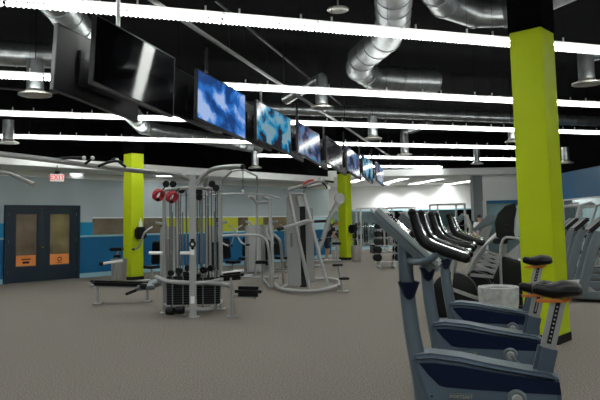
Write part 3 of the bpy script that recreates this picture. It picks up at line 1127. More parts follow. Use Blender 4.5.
# stair climber with the curved black console beside the large column
def make_climber(label):
    t = thing('stair_climber', (0, 0, 0), label, 'stair climber')
    b = MB().prism([(-.45, .0), (-.45, .25), (-.1, .85), (.25, .95), (.42, .6), (.42, .0)], -.26, .26, bev=.03)
    b.build('step_housing', 'black', t)
    for i in range(4):
        MB().box((-.50 + .13 * i, 0, .28 + .20 * i), (.24, .44, .03), bev=.008).build('step', 'white_plastic' if i % 2 else 'silver', t)
    for s in (-1, 1):
        MB().tube([(.30, s * .28, .3), (.27, s * .28, 1.15), (.05, s * .30, 1.25), (-.38, s * .30, 1.05)], .022, 8, 4).build('handrail', 'silver', t)
    b = MB().beam((.25, 0, .8), (.22, 0, 1.3), .12, .1, bev=.02)
    b.build('mast', 'silver', t)
    b = MB().prism([(.28 - x_, z_) for x_, z_ in [(.02, 1.22), (-.06, 1.27), (-.08, 1.5), (-.02, 1.66), (.10, 1.78), (.26, 1.83), (.28, 1.72), (.24, 1.55), (.22, 1.35), (.24, 1.22)]], -.22, .22, bev=.03)
    b.build('console_shell', 'black', t)
    MB().prism([(.28 - x_, z_) for x_, z_ in [(.22, 1.24), (.22, 1.35), (.24, 1.55), (.27, 1.78), (.345, 1.80), (.345, 1.30)]], -.20, .20, bev=.02).build('console_back', 'console_pale', t)
    MB().lathe([(.075, 0), (.07, .02), (.05, .025), (.02, .02), (0, .02)], (.18, .22, 1.40), (0, 1, 0)).build('round_speaker', 'rubber', t)
    MB().box((.28, 0, 1.20), (.24, .40, .09), bev=.02).build('lower_tray', 'black', t)
    return t
cl = make_climber('stair climber with a curved black console, partly hidden by the large green column')
cl.location = G(516, 292) ; cl.location.y = cl.location.y
cl.location = Vector((3.62, 10.75, 0)); cl.rotation_euler = (0, 0, BANG)

# ------------------------------------------------------------------ treadmills right of the large column
def make_treadmill():
    t = thing('treadmill', (0, 0, 0), 'treadmill', 'treadmill', 'treadmills')
    b = MB().box((-.75, 0, .13), (1.75, .84, .14), bev=.02)
    b.build('deck', 'console', t)
    MB().box((-.82, 0, .206), (1.5, .52, .012)).build('running_belt', 'rubber', t)
    MB().prism([(-.05, .18), (.10, .36), (.34, .34), (.42, .12), (.38, .06), (-.05, .06)], -.38, .38, bev=.03).build('motor_cover', 'silver_pale', t)
    for s in (-1, 1):
        b = MB().prism([(.30, .10), (.10, .14), (-.19, 1.10), (-.26, 1.28), (-.12, 1.32), (-.02, 1.12)], s * .34, s * .42, bev=.02)
        b.build('upright', 'console', t)
        MB().tube([(-.20, s * .38, 1.18), (-.36, s * .38, 1.12), (-.62, s * .38, 1.08)], .025, 8, 4).build('handrail', 'black', t)
    rot = Matrix.Rotation(R(40), 3, 'Y')
    MB().box((-.17, 0, 1.42), (.42, .80, .08), rot, bev=.03).build('console_shell', 'black', t)
    MB().box((-.20, 0, 1.456), (.28, .40, .01), rot).build('display', 'dark_screen', t)
    return t
tr = make_treadmill()
tlab = ['nearest treadmill at the right picture edge', 'second treadmill at the right edge, grey uprights leaning right', 'third treadmill right of the large green column', 'farthest treadmill right of the large green column']
for i, (x, y) in enumerate([(590, 300), (575, 289), (566, 281), (563, 275)]):
    p = G(x, y)
    if i == 0:
        tr.location = p; tr.rotation_euler = (0, 0, BANG); tr['label'] = tlab[0]
    else:
        dup(tr, p, BANG, tlab[i])

# bin with white liner
bp = Vector((2.34, 7.72, 0))
t = thing('waste_bin', bp, 'bin with a crumpled white liner folded over its rim, behind the farthest bike', 'bin')
t.scale = (.87, .87, 1)
b = MB().lathe([(.0, .0), (.19, .0), (.20, .02), (.235, .74), (.225, .74), (.19, .03), (0, .03)], seg=28)
b.build('bin_body', 'silver_pale', t)
pr = [(.21, .70), (.255, .765), (.272, .755), (.268, .68), (.262, .58), (.245, .50), (.238, .46)]
b = MB()
sg = 40
vs, fs = [], []
random.seed(3)
ph = [random.uniform(-.006, .006) for _ in range(sg)]
for j, (r, z) in enumerate(pr):
    for k in range(sg):
        an = 2 * math.pi * k / sg
        rr = r + ph[k] * (j > 0) + .004 * math.sin(k * 1.9 + j)
        vs.append((rr * math.cos(an), rr * math.sin(an), z + (.02 * math.sin(k * .7) if j == len(pr) - 1 else 0)))
for j in range(len(pr) - 1):
    for k in range(sg):
        k2 = (k + 1) % sg
        fs.append((j * sg + k, j * sg + k2, (j + 1) * sg + k2, (j + 1) * sg + k))
b.add(vs, fs, True).build('bin_liner', 'bag', t)

def silver_bin(x, y, label, r=.2, h=.68):
    t = thing('waste_bin', G(x, y), label, 'bin')
    MB().lathe([(0, 0), (r * .86, 0), (r * .9, .02), (r, h), (r * .95, h), (r * .86, .03), (0, .03)], seg=24).build('bin_body', 'steel', t)
    MB().lathe([(r * .98, h - .02), (r * 1.05, h - .01), (r * 1.05, h + .012), (r * .96, h + .012)], seg=24).build('rim', 'silver', t)
silver_bin(119, 283.0, 'cylindrical silver bin at the foot of the left green column', .22, .66)
silver_bin(356.5, 261, 'cylindrical silver bin beside the farthest green column', .22, .62)

# dispensers fixed on the columns
def dispenser(col, half, px, py, along, label, bottle=False):
    q = col.location + WN * (half + .132) + WD * along
    z = P(px, py, q.y).z
    c = Vector((q.x, q.y, z))
    t = thing('towel_dispenser', c, label, 'dispenser', rz=WALL_ANG)
    MB().box((0, 0, 0), (.32, .26, .36), bev=.06).build('dispenser_body', 'black', t)
    MB().box((0, -.12, -.12), (.22, .05, .06), bev=.015).build('towel_slot', 'rubber', t)
    if bottle:
        u = thing('spray_bottle', c + Vector((0, 0, .18)), 'translucent white spray bottle standing on the dispenser of the left green column', 'bottle')
        MB().lathe([(0, 0), (.045, 0), (.05, .01), (.05, .13), (.02, .19), (.018, .22), (0, .22)]).build('bottle_body', 'white_plastic', u)
        MB().box((0, 0, .24), (.03, .09, .04), bev=.01).beam((0, -.03, .23), (0, -.045, .18), .012, .012).build('spray_head', 'white_plastic', u)
dispenser(COLL, .215, 139.5, 233, .02, 'black towel dispenser fixed to the left green column', True)
dispenser(COLM, .21, 353.5, 229, .04, 'black towel dispenser fixed to the farthest green column')

# ------------------------------------------------------------------ cable station (left of centre)
base = G(193, 317.5)
YC = base.y
cs = thing('cable_station', (base.x, base.y, 0), 'tall silver multi-station cable machine with weight stacks and a long overhead beam, left of centre', 'cable machine')


def PW(px, py, dY=0.0): return P(px, py, YC + dY)
def foot(px, py): return G(px, py)
def post_at(gx, gy, z1, z0=0.0): return Vector((gx, gy, z0)), Vector((gx, gy, z1))


def cbuild(b, name, m): return b.build(name, m, cs, world=True)


ztop = PW(193, 175).z
b = MB().box((base.x, base.y, ztop / 2), (.115, .075, ztop), bev=.012)
b.box((base.x, base.y, .01), (.20, .22, .02), bev=.005)
cbuild(b, 'main_upright', 'silver')
for lz, lh in ((1.16, .20), (.30, .12)):
    cbuild(MB().box((base.x, base.y - .041, lz), (.07, .006, lh)), 'instruction_label', 'white_plastic')
# secondary posts (x pixel, foot y pixel)
zb = ztop - .22
posts = [(164.5, 313.5), (221, 309.5), (178, 301), (207, 299)]
pts = []
for k, (x, y) in enumerate(posts):
    g = G(x, y); pts.append(g)
    b = MB().tube([g, g + Vector((0, 0, zb))], .036 if k < 2 else .028, 10)
    b.box(g + Vector((0, 0, .012)), (.16, .16, .024), bev=.005)
    cbuild(b, 'post', 'silver')
pl_, pr_, bl_, br_ = pts
up = Vector((0, 0, 1))
# top ring
b = MB()
b.tube([pl_ + up * zb, Vector((base.x - .1, base.y, zb)), Vector((base.x + .1, base.y, zb)), pr_ + up * zb], .034, 10)
b.tube([pl_ + up * zb, bl_ + up * zb, br_ + up * zb, pr_ + up * zb], .03, 10)
cbuild(b, 'top_ring', 'silver')
zm = PW(193, 283).z
b = MB()
b.tube([P(156, 277, YC + .4), P(168, 281, YC + .2), Vector((base.x, base.y, zm)), P(212, 282, YC + .15), P(228, 277, YC + .4)], .038, 10, 5)
b.tube([pl_ + up * zm, bl_ + up * zm, br_ + up * zm, pr_ + up * zm], .03, 8)
cbuild(b, 'middle_ring', 'silver')
b = MB().tube([pl_ + up * .16, P(178, 311, YC + .15), Vector((base.x, base.y, .14)), P(210, 309, YC + .2), pr_ + up * .16], .04, 10, 5)
b.tube([pl_ + up * .16, bl_ + up * .16, br_ + up * .16, pr_ + up * .16], .03, 8)
cbuild(b, 'bottom_ring', 'silver')


def stack(cx, cy, wd, z0, z1, n=12):
    b = MB()
    h = (z1 - z0) / n
    for k in range(n):
        b.box((cx, cy, z0 + h * (k + .5)), (wd, .14, h * .88), bev=.004)
    b.cyl((cx, cy, z0), (cx, cy, z1 + .1), .012)
    b.box((cx, cy, z1 + .02), (.05, .16, .04), bev=.01)
    st = cbuild(b, 'weight_stack', 'black')
    for s in (-1, 1):
        g = MB().cyl((cx + s * wd * .33, cy, z0 - .1), (cx + s * wd * .33, cy, zb), .013, seg=8)
        cbuild(g, 'guide_rod', 'chrome')
    c_ = MB().cyl((cx, cy, z1), (cx, cy, zb), .006, seg=6)
    cbuild(c_, 'lift_cable', 'black')


for (x, yb, yt, dY) in ((179, 309, 276, .28), (209, 306, 277, .32), (186, 302, 277, .95), (203, 301, 277, 1.0)):
    a_ = P(x, yb, YC + dY); t_ = P(x, yt, YC + dY)
    stack(a_.x, a_.y, .40 if dY < .5 else .30, .19, t_.z)
# shrouds' pale vertical strips in front of the stacks
for (x, dY) in ((172.5, .15), (183, .15), (203, .2), (215, .22)):
    a_ = P(x, 300, YC + dY)
    cbuild(MB().box((a_.x, a_.y, .95), (.022, .02, 1.7), bev=.005), 'guard_strip', 'console')
# slanted support strut on the left
cbuild(MB().beam(P(168, 238, YC + .2), Vector((pl_.x + .06, pl_.y - .08, .15)), .05, .05, bev=.01), 'slanted_strut', 'silver')
# long overhead beams
b = MB().tube([PW(190, 180), PW(182, 176, -.1), PW(172, 174.0, -.3), PW(150, 172, -.8), PW(100, 166.5, -1.5), PW(50, 160, -2.0), PW(0, 154, -2.4), PW(-40, 149, -2.7)], .038, 12, 4)
cbuild(b, 'overhead_beam', 'silver')
b = MB().tube([PW(196, 186), PW(200, 180, 0), PW(206, 173.5, -.1), PW(214, 169, -.2), PW(228, 167, -.3), PW(242, 166.5, -.5)], .040, 12, 4)
b.tube([PW(205, 186, .2), PW(207, 176, 0)], .03, 8)
cbuild(b, 'right_overhead_arm', 'silver')
b = MB().ell(PW(242.5, 166.8, -.5), (.045, .045, .045))
cbuild(b, 'end_cap', 'black')
# pull-up grips on the overhead beam
for (pp, lab_) in (([(57, 160.5), (60, 158.6), (72, 158), (83, 158)], 0), ([(85, 164), (89, 161), (92, 158.5)], 1), ([(98, 166.5), (106, 163), (116, 161), (123, 163)], 2), ([(112, 160), (115, 159), (121, 163.5), (126, 167)], 3)):
    k = {0: -1.8, 1: -1.6, 2: -1.45, 3: -1.35}[lab_]
    cbuild(MB().tube([PW(x, y, k - .1) for x, y in pp], .020, 8, 3), 'pull_up_grip', 'black')
for (x, y, k) in ((84, 158, -1.9), (92.5, 158, -1.7), (117, 160, -1.45)):
    cbuild(MB().ell(PW(x, y, k), (.03, .03, .03)), 'grip_end', 'white_plastic')
# pulleys
for (x, y, k) in ((166, 184, .3), (173, 184, .3), (181.5, 190, .2), (199, 192, .15), (212, 184, .3), (216, 188, .3), (199, 197, .1)):
    c_ = PW(x, y, k)
    cbuild(MB().lathe([(0, -.02), (.055, -.02), (.062, -.012), (.048, 0), (.062, .012), (.055, .02), (0, .02)], c_, (.3, 1, 0), 18), 'pulley', 'black')
for (x, y0, y1, k) in ((170, 190, 278, .12), (176, 190, 280, .2), (187, 192, 280, .3), (200, 198, 280, .1), (212, 190, 280, .2), (218, 192, 282, .25), (206, 192, 280, .3)):
    a_ = PW(x, y1, k); z1 = PW(x, y0, k).z
    cbuild(MB().cyl(a_, (a_.x, a_.y, z1), .007, seg=6), 'cable', 'black')
# white adjustment pegs and black knob
cbuild(MB().cyl(PW(149.5, 253, .35), PW(162, 253, .25), .028), 'adjustment_peg', 'white_plastic')
cbuild(MB().cyl(PW(180, 253, -.05), PW(190.5, 253, -.02), .028), 'adjustment_peg', 'white_plastic')
cbuild(MB().lathe([(.05, -.02), (.06, 0), (.05, .02), (.03, .02), (.03, -.02), (.05, -.02)], PW(192.5, 244, -.08), (0, 1, 0)).box(PW(192.5, 248, -.06), (.05, .03, .06), bev=.01).box(PW(192.5, 240, -.06), (.07, .03, .04), bev=.01), 'carriage_knob', 'black')
# foot roller pair
for (x, y) in ((170.5, 311), (180, 310)):
    c_ = PW(x, y, -.05); c_.z = max(c_.z, .075)
    cbuild(MB().lathe([(.02, -.07), (.065, -.065), (.07, 0), (.065, .065), (.02, .07)], c_, (1, -.25, 0), 18), 'foot_roller', 'black')
for (x, y, r_) in ((179, 271, .06), (188, 268, .055), (186, 274, .05), (204, 270, .06), (211, 268, .055), (171, 273, .05), (198, 276, .045)):
    cbuild(MB().lathe([(.01, -.03), (r_, -.03), (r_, .03), (.01, .03)], PW(x, y, .15), (.5, 1, .1), 14), 'selector_knob', 'black')
# seat station on the right
sp = G(231.5, 317)
zz = P(231, 277, sp.y).z
b = MB().beam((sp.x, sp.y, 0), (sp.x, sp.y, zz), .07, .055, (1, 0, 0), bev=.01)
b.box((sp.x + .02, sp.y, .012), (.18, .14, .024), bev=.005)
b.tube([Vector((base.x + .1, base.y + .05, zm)), P(222, 284, sp.y + .2), P(229, 286, sp.y)], .035, 10)
cbuild(b, 'seat_post', 'silver')
b = MB().beam(P(220, 276.5, sp.y), P(244, 274.5, sp.y), .18, .16, bev=.06)
cbuild(b, 'thigh_roller', 'vinyl')
b = MB().beam(P(222, 272.6, sp.y), P(244, 270.2, sp.y), .12, .025, bev=.01)
cbuild(b, 'roller_plate', 'white_plastic')
b = MB().beam(P(235.5, 290.5, sp.y), P(262, 291, sp.y), .40, .17, bev=.06)
cbuild(b, 'seat', 'vinyl')
b = MB().beam(P(233, 296, sp.y), P(256, 296, sp.y), .05, .06, bev=.008).beam(P(255, 293, sp.y), P(255, 299, sp.y), .05, .04, bev=.008)
cbuild(b, 'seat_arm', 'silver')
# low pulley attachment on the left
b = MB().tube([P(160, 282, YC + .4), P(150, 287, YC + .5), P(138, 288, YC + .6)], .05, 8)
b.box(P(152, 285, YC + .5), (.16, .3, .08), Matrix.Rotation(.3, 3, 'X'), bev=.02)
cbuild(b, 'low_row_arm', 'console')
cbuild(MB().box(P(133, 291.5, YC + .6), (.22, .3, .05), Matrix.Rotation(-.35, 3, 'Y'), bev=.015).box(P(145, 286, YC + .5), (.14, .25, .09), bev=.02), 'foot_plate', 'black')

# red handles
for (x, y, lb) in ((158.5, 195, 'red cable handle hanging on the left of the cable machine'), (172, 197, 'red cable handle hanging beside its pulleys')):
    c_ = PW(x, y, -.02)
    t = thing('exercise_strap', c_, lb, 'handle', 'red cable handles')
    t.rotation_euler = (.35, .5, .9)
    b = MB()
    for q in (-.035, .035):
        n = 20
        ring = [Vector((.075 * math.cos(2 * math.pi * k / n), q, .085 * math.sin(2 * math.pi * k / n))) for k in range(n + 1)]
        b.tube(ring, .026, 8)
    b.build('strap_loop', 'red', t)
    MB().cyl((-.01, -.09, -.075), (.01, .09, -.075), .03).build('hand_grip', 'black', t)
    MB().tube([(0, 0, .09), (.02, 0, .20)], .012, 6).build('clip', 'black', t)

# flat bench at the left
bt = G(97, 304.5)
bn = thing('flat_bench', (bt.x, bt.y, 0), 'flat bench with a black padded top left of the cable machine', 'bench')
b0 = P(93, 282.5, bt.y + .05); b1 = P(150, 284, bt.y + .3)
MB().beam(b0, b1, .32, .11, bev=.035).build('bench_pad', 'vinyl', bn, world=True)
b = MB().beam(b0 + Vector((.06, 0, -.06)), b1 + Vector((.1, 0, -.06)), .06, .06)
b.build('bench_rail', 'silver', bn, world=True)
for k, q in enumerate((bt.x, b1.x - .05)):
    yy = bt.y + (.05 if k == 0 else .3)
    MB().beam((q, yy, .02), (q, yy, b0.z - .06), .05, .06, (1, 0, 0), bev=.008).box((q, yy, .015), (.14, .30, .03), bev=.008).build('leg', 'silver', bn, world=True)

# far left silver arm belonging to the cable crossover outside the frame
cx = thing('crossover_arm', (P(-30, 200, 9.5).x, 9.5, 0), 'silver tube arm of a crossover frame reaching in at the left edge', 'gym machine')
b = MB().tube([P(-30, 300, 9.5).lerp(P(-30, 300, 9.5), 0)] + [P(-30, 200, 9.5)] + [P(-12, 171, 9.5), P(6, 172, 9.45), P(18, 177, 9.4), P(33, 184, 9.3)], .025, 10)
g_ = Vector((cx.location.x, cx.location.y, 0))
b = MB().tube([g_, Vector((g_.x, g_.y, P(-30, 174, 9.5).z)), P(-12, 172, 9.5), P(8, 173, 9.45), P(20, 178, 9.4), P(33, 184, 9.3)], .028, 10)
b.box(g_ + Vector((0, 0, .015)), (.5, .5, .03), bev=.01)
b.build('bent_tube', 'silver', cx, world=True)
MB().cyl(P(29, 182.2, 9.3), P(34, 184.4, 9.3), .032).build('end_grip', 'steel', cx, world=True)

# ------------------------------------------------------------------ assisted pull-up tower
g0 = G(308, 292.5)
YT = g0.y
tw = thing('pull_up_tower', (g0.x, g0.y, 0), 'silver pull-up and dip tower with slanted tubes and a small step', 'gym machine')
def T(px, py, dY=0.0): return P(px, py, YT + dY)
def tb(b, name, m): return b.build(name, m, tw, world=True)
tb(MB().tube([T(289, 194), T(296, 228), T(303, 258), T(310, 291)], .042, 12), 'front_leg', 'silver')
tb(MB().tube([T(303.5, 194, .5), T(312, 226, .4), T(320, 257, .3), T(328, 286, .2)], .042, 12), 'rear_leg', 'silver')
b = MB().tube([T(289, 195), T(289, 190.5, -.02), T(292, 188.5, -.05), T(302, 186, -.15), T(314, 182, -.3), T(325, 180, -.4)], .040, 10, 3)
tb(b, 'pull_up_arm', 'silver')
b = MB().tube([T(303.5, 195, .5), T(304, 190, .45), T(308, 187.5, .3), T(320, 184.5, .1), T(328, 182.5, 0)], .036, 10, 3)
tb(b, 'pull_up_arm', 'silver')
tb(MB().tube([T(289, 194), T(303.5, 194, .5)], .03, 8), 'top_cross_tube', 'silver')
for (pp, r_, mm) in (([(303, 184.5, -.2), (309, 181, -.25), (314, 180.5, -.3)], .03, 'red'), ([(316, 181.5, -.3), (321, 179, -.3)], .03, 'black'), ([(322, 182, -.2), (326, 186, -.2), (327, 189, -.2)], .022, 'black'),
                     ([(300, 187.5, -.1), (306, 187, 0)], .028, 'black'), ([(323, 180.5, -.4), (334, 182, -.45)], .022, 'black')):
    tb(MB().tube([T(*q) for q in pp], r_, 8), 'hand_grip', mm)
# weight shroud
sx0, sx1 = T(287, 250, .55), T(300.5, 250, .55)
ztw = T(294, 196, .6).z
tb(MB().box(((sx0.x + sx1.x) / 2, sx0.y + .15, (ztw + .08) / 2), (sx1.x - sx0.x, .30, ztw - .08), bev=.03), 'weight_shroud', 'silver_pale')
qx0, qx1 = T(305, 250, .75), T(314, 250, .75)
tb(MB().box(((qx0.x + qx1.x) / 2, qx0.y + .1, (ztw - .3) / 2 + .08), (qx1.x - qx0.x, .22, ztw - .45), bev=.02), 'rear_shroud', 'silver_pale')
tb(MB().box(((sx1.x + qx0.x) / 2, sx1.y + .2, (ztw - .2) / 2), (qx0.x - sx1.x + .05, .10, ztw - .3)), 'weight_stack', 'black')
tb(MB().box(T(291.5, 240, .53), (.06, .01, .32)), 'instruction_label', 'console')
tb(MB().cyl(T(298, 196, .5), T(300, 206, .5), .06), 'pulley_housing', 'steel')
# dip arms
b = MB().tube([T(279, 229, -.4), T(290, 226, -.2), T(299, 223, 0), T(306, 221, .1), T(314, 221.5, .2)], .036, 10, 3)
tb(b, 'dip_arm', 'silver')
b = MB().tube([T(296, 226, .4), T(306, 223, .5), T(312, 222, .4)], .032, 10, 3)
tb(b, 'dip_arm', 'silver')
tb(MB().tube([T(314, 221.5, .2), T(326, 221, .1)], .034, 10), 'dip_grip', 'black')
tb(MB().tube([T(278, 229.3, -.42), T(283, 228, -.35)], .045, 10), 'dip_grip', 'black')
# base loop
b = MB().tube([G(275, 284, .08), G(280, 288.5, .08), G(296, 291, .08), G(311, 291.5, .08), G(325, 289.5, .08), G(338, 285.5, .08), G(339.5, 281, .08), G(330, 279, .08), G(312, 279, .08)], .042, 10, 4)
b.tube([G(280, 288.5, .08), G(296, 281, .08), G(312, 279, .08)], .035, 10)
tb(b, 'base_loop', 'silver')
for (x, y) in ((309.5, 293), (276, 286), (340, 284)):
    q = G(x, y)
    tb(MB().lathe([(0, 0), (.08, 0), (.08, .03), (.05, .045), (0, .045)], q), 'rubber_foot', 'silver')
# step post
st = G(343, 292)
zt_ = P(338, 265, st.y + .1).z
b = MB().tube([st + Vector((0, 0, .02)), P(340.5, 279, st.y), P(338.5, 266, st.y)], .028, 8)
b.box(st + Vector((0, 0, .015)), (.26, .18, .03), bev=.01)
b.tube([P(341, 285, st.y), G(338, 285.5, .12)], .025, 8)
tb(b, 'step_post', 'silver')
tb(MB().box(P(337.5, 265, st.y), (.24, .16, .05), bev=.015), 'upper_step', 'rubber')
tb(MB().box(P(344, 278.5, st.y), (.24, .16, .05), bev=.015), 'lower_step', 'rubber')

# ------------------------------------------------------------------ high-bar frame (between the two)
h0 = G(271, 288.5)
YH = h0.y
hf = thing('lat_pulldown_machine', (h0.x, h0.y, 0), 'silver pulldown machine with a wide bent bar hanging on a cable, behind the cable machine', 'gym machine')
def H(px, py, dY=0.0): return P(px, py, YH + dY)
def hb(b, name, m): return b.build(name, m, hf, world=True)
hb(MB().tube([G(255.5, 276.5), H(257, 240, (G(255.5, 276.5).y - YH)), H(257, 200, (G(255.5, 276.5).y - YH))], .042, 10), 'rear_post', 'silver')
hb(MB().tube([H(270, 199, .3), H(270.5, 225, .3), H(272, 235, .2), H(272.5, 262, .1), Vector((h0.x, h0.y, .0))], .045, 10), 'front_post', 'silver')
b = MB().tube([H(249, 196, .6), H(254, 199, .8), H(257, 204, 1.0)], .04, 8)
b.tube([H(262, 196, .2), H(268, 199, .3), H(270, 205, .3)], .04, 8)
b.tube([H(257, 203, 1.0), H(270, 202, .3)], .035, 8)
hb(b, 'top_bracket', 'silver')
b = MB().tube([H(203, 199.5, .1), H(212, 195.5, .05), H(232, 194, 0), H(250, 194, 0), H(268, 195.5, 0), H(280, 198.8, 0)], .022, 8, 3)
hb(b, 'wide_bar', 'silver')
b = MB().tube([H(243, 163, .2), H(243, 194, 0)], .010, 6)
hb(b, 'cable', 'black')
hb(MB().box(H(243, 191, 0), (.05, .04, .08), bev=.01), 'cable_clip', 'chrome')
b = MB().tube([H(218, 236, .1), H(224, 235.5, .1), H(245, 235, .1), H(258, 235.5, .1), H(265, 239, .05), H(268, 246, 0), H(270, 266, 0), Vector((h0.x - .02, h0.y, .05))], .035, 10, 3)
b.tube([H(270, 233, .6), H(277, 237, .5), H(281, 246, .5), G(283, 282, .03)], .035, 10, 3)
hb(b, 'thigh_frame', 'silver')
b = MB().tube([G(240, 277, .1), G(262, 277.5, .1), G(279, 277.5, .1)], .035, 10)
b.tube([G(270, 287.5, .06), G(262, 277.5, .08)], .03, 8)
hb(b, 'base_frame', 'silver')
u = G(222, 283)
hb(MB().tube([u, u + Vector((0, 0, H(222, 176).z))], .03, 10), 'rear_post', 'silver')
hb(MB().tube([u + Vector((0, 0, H(222, 176).z)), H(232, 171, 0), H(243, 169, .1), H(257, 176, .6), H(257, 200, 1.0)], .028, 10), 'top_tube', 'silver')
hb(MB().box(H(262, 262, .3), (.35, .3, .08), bev=.03), 'seat', 'vinyl')
hb(MB().cyl(H(262, 264, .3), (H(262, 264, .3).x, H(262, 264, .3).y, .1), .03), 'seat_post', 'silver')

# ------------------------------------------------------------------ selectorized machines along the blue wall
def make_press(shroud='silver_pale'):
    t = thing('weight_machine', (0, 0, 0), 'weight machine', 'weight machine', 'weight machines along the blue wall')
    b = MB()
    for s in (-1, 1):
        b.tube([(-.6, s * .30, .05), (.7, s * .30, .05)], .035, 8)
    b.tube([(-.6, -.30, .05), (-.6, .30, .05)], .035, 8); b.tube([(.7, -.30, .05), (.7, .30, .05)], .035, 8)
    b.tube([(-.55, 0, .05), (-.55, 0, 1.45), (-.45, 0, 1.62), (.0, 0, 1.66)], .04, 10)
    b.tube([(.2, 0, .05), (.2, 0, .40)], .035, 8)
    b.build('frame', 'silver', t)
    MB().box((-.62, 0, .80), (.24, .50, 1.50), bev=.04).build('weight_shroud', shroud, t)
    MB().box((-.49, 0, .62), (.04, .30, .85)).build('weight_stack', 'black', t)
    MB().box((.2, 0, .45), (.42, .34, .08), bev=.03).build('seat', 'vinyl', t)
    MB().box((-.05, 0, .85), (.09, .32, .62), Matrix.Rotation(-.12, 3, 'Y'), bev=.03).build('back_pad', 'vinyl', t)
    for s in (-1, 1):
        MB().tube([(-.10, s * .18, 1.55), (-.05, s * .40, 1.40), (.15, s * .42, 1.05), (.40, s * .40, .95)], .025, 8, 4).build('press_arm', 'silver', t)
        MB().tube([(.40, s * .40, .95), (.52, s * .40, .95)], .03, 8).build('hand_grip', 'black', t)
    return t


mp = make_press()
# foot pixel (x, y), rotation, label
ms = [((156, 284), 2.4, 'weight machine standing between the left green column and the cable machine'),
      ((228, 277), -.6, 'weight machine against the blue wall right behind the cable machine'),
      ((247, 272.5), 2.0, 'weight machine seen between the posts of the pulldown machine'),
      ((278, 271.5), -.9, 'weight machine directly behind the pull-up tower, left side'),
      ((304, 266.5), -.7, 'farthest weight machine, left of the man in the dark shirt')]
for i, ((x, y), rz, lb) in enumerate(ms):
    p = G(x, y)
    if i == 0:
        mp.location = p; mp.rotation_euler = (0, 0, rz); mp['label'] = lb
    else:
        dup(mp, p, rz, lb)
# black straps/handles hanging above the first one
c_ = P(157, 208, 16.5)
# low seated-row machine next to the silver bin
g_ = G(104, 287)
t = thing('seated_row_machine', g_, 'low rowing machine with black pads beside the silver bin at the left column', 'gym machine')
b = MB().tube([(-.35, 0, .04), (.55, 0, .04)], .04, 8).tube([(-.2, -.2, .04), (-.2, .2, .04)], .035, 8).tube([(.25, 0, .04), (.30, 0, .62), (.38, 0, 1.02)], .035, 8)
b.build('frame', 'silver', t)
MB().box((.33, 0, .98), (.36, .22, .09), bev=.03).box((.36, 0, .80), (.2, .18, .07), bev=.02).build('chest_pad', 'vinyl', t)
MB().cyl((-.02, -.05, .62), (.5, -.05, .68), .035).build('white_roller', 'white_plastic', t)
MB().cyl((-.10, -.05, .61), (-.0, -.05, .62), .06).build('roller_end', 'black', t)
MB().box((-.15, 0, .16), (.4, .22, .06), bev=.02).cyl((-.15, 0, .04), (-.15, 0, .14), .03).build('seat', 'vinyl', t)

# ------------------------------------------------------------------ press machine with the slanted tube, next to the man
g_ = G(332, 262)
t = thing('plate_loaded_press', g_, 'machine with a thick slanted tube rising to a round pad left of the farthest column', 'gym machine')
Y = g_.y
b = MB().tube([P(318, 252, Y), P(324, 236, Y), P(328, 221, Y)], .10, 10)
b.tube([g_ + Vector((-.7, 0, .05)), g_ + Vector((.35, 0, .05))], .05, 8)
b.tube([g_ + Vector((-.5, 0, .05)), P(318, 252, Y)], .06, 8)
b.tube([g_ + Vector((.2, 0, .05)), g_ + Vector((.2, 0, .7))], .04, 8)
b.build('frame', 'silver', t, world=True)
MB().tube([P(328, 221, Y), P(338, 203, Y)], [.09, .13], 14).build('slanted_cylinder', 'silver_pale', t, world=True)
MB().lathe([(0, -.04), (.22, -.04), (.24, 0), (.22, .04), (0, .04)], P(339.5, 198.5, Y), (.4, -1, .1)).build('round_pad', 'silver_pale', t, world=True)
MB().box(g_ + Vector((.2, 0, .74)), (.4, .35, .09), bev=.03).build('seat', 'vinyl', t, world=True)

# ------------------------------------------------------------------ dumbbell rack and far racks
g_ = G(387, 268)
rk = thing('dumbbell_rack', g_, 'slanted silver rack with round black dumbbells, left of the nearest bike console', 'rack')
b = MB()
for s in (-.25, .25):
    b.beam((s - .02, -.25, 0), (s + .10, .15, 1.45), .06, .05, (1, 0, 0), bev=.01)
    b.beam((s - .02, -.30, .04), (s - .02, .45, .04), .06, .06, bev=.01)
    b.beam((s - .02, .42, .04), (s + .09, .12, 1.3), .05, .05, (1, 0, 0), bev=.01)
for k in range(5):
    z = .28 + k * .27
    q = (z - .28) * .28
    b.beam((-.45 + z * .08, -.20 + q, z - .06), (.45 + z * .08, -.20 + q, z - .06), .20, .02, bev=.004)
b.build('rack_frame', 'silver', rk)
first_db = None
lev = ['lowest', 'second lowest', 'middle', 'second highest', 'highest']
for k in range(5):
    for j, s in enumerate((-.36, .30)):
        z = .28 + k * .27
        q = (z - .28) * .28
        loc = Vector(g_) + Vector((s + z * .08, -.20 + q, z + .055))
        r_ = .125 - .008 * k
        lb = 'round black dumbbell, %s end of the %s shelf of the rack' % (['left', 'right'][j], lev[k])
        t = thing('dumbbell', loc, lb, 'dumbbell', 'dumbbells on the slanted rack', rz=.15)
        for e in (-1, 1):
            MB().lathe([(0, -.05), (.85 * r_, -.05), (r_, -.03), (r_, .03), (.85 * r_, .05), (0, .05)], (0, e * .12, r_ - .09), (0, 1, 0), 18).build('weight_head', 'rubber', t)
        MB().cyl((0, -.1, r_ - .09), (0, .1, r_ - .09), .018, seg=8).build('grip', 'chrome', t)


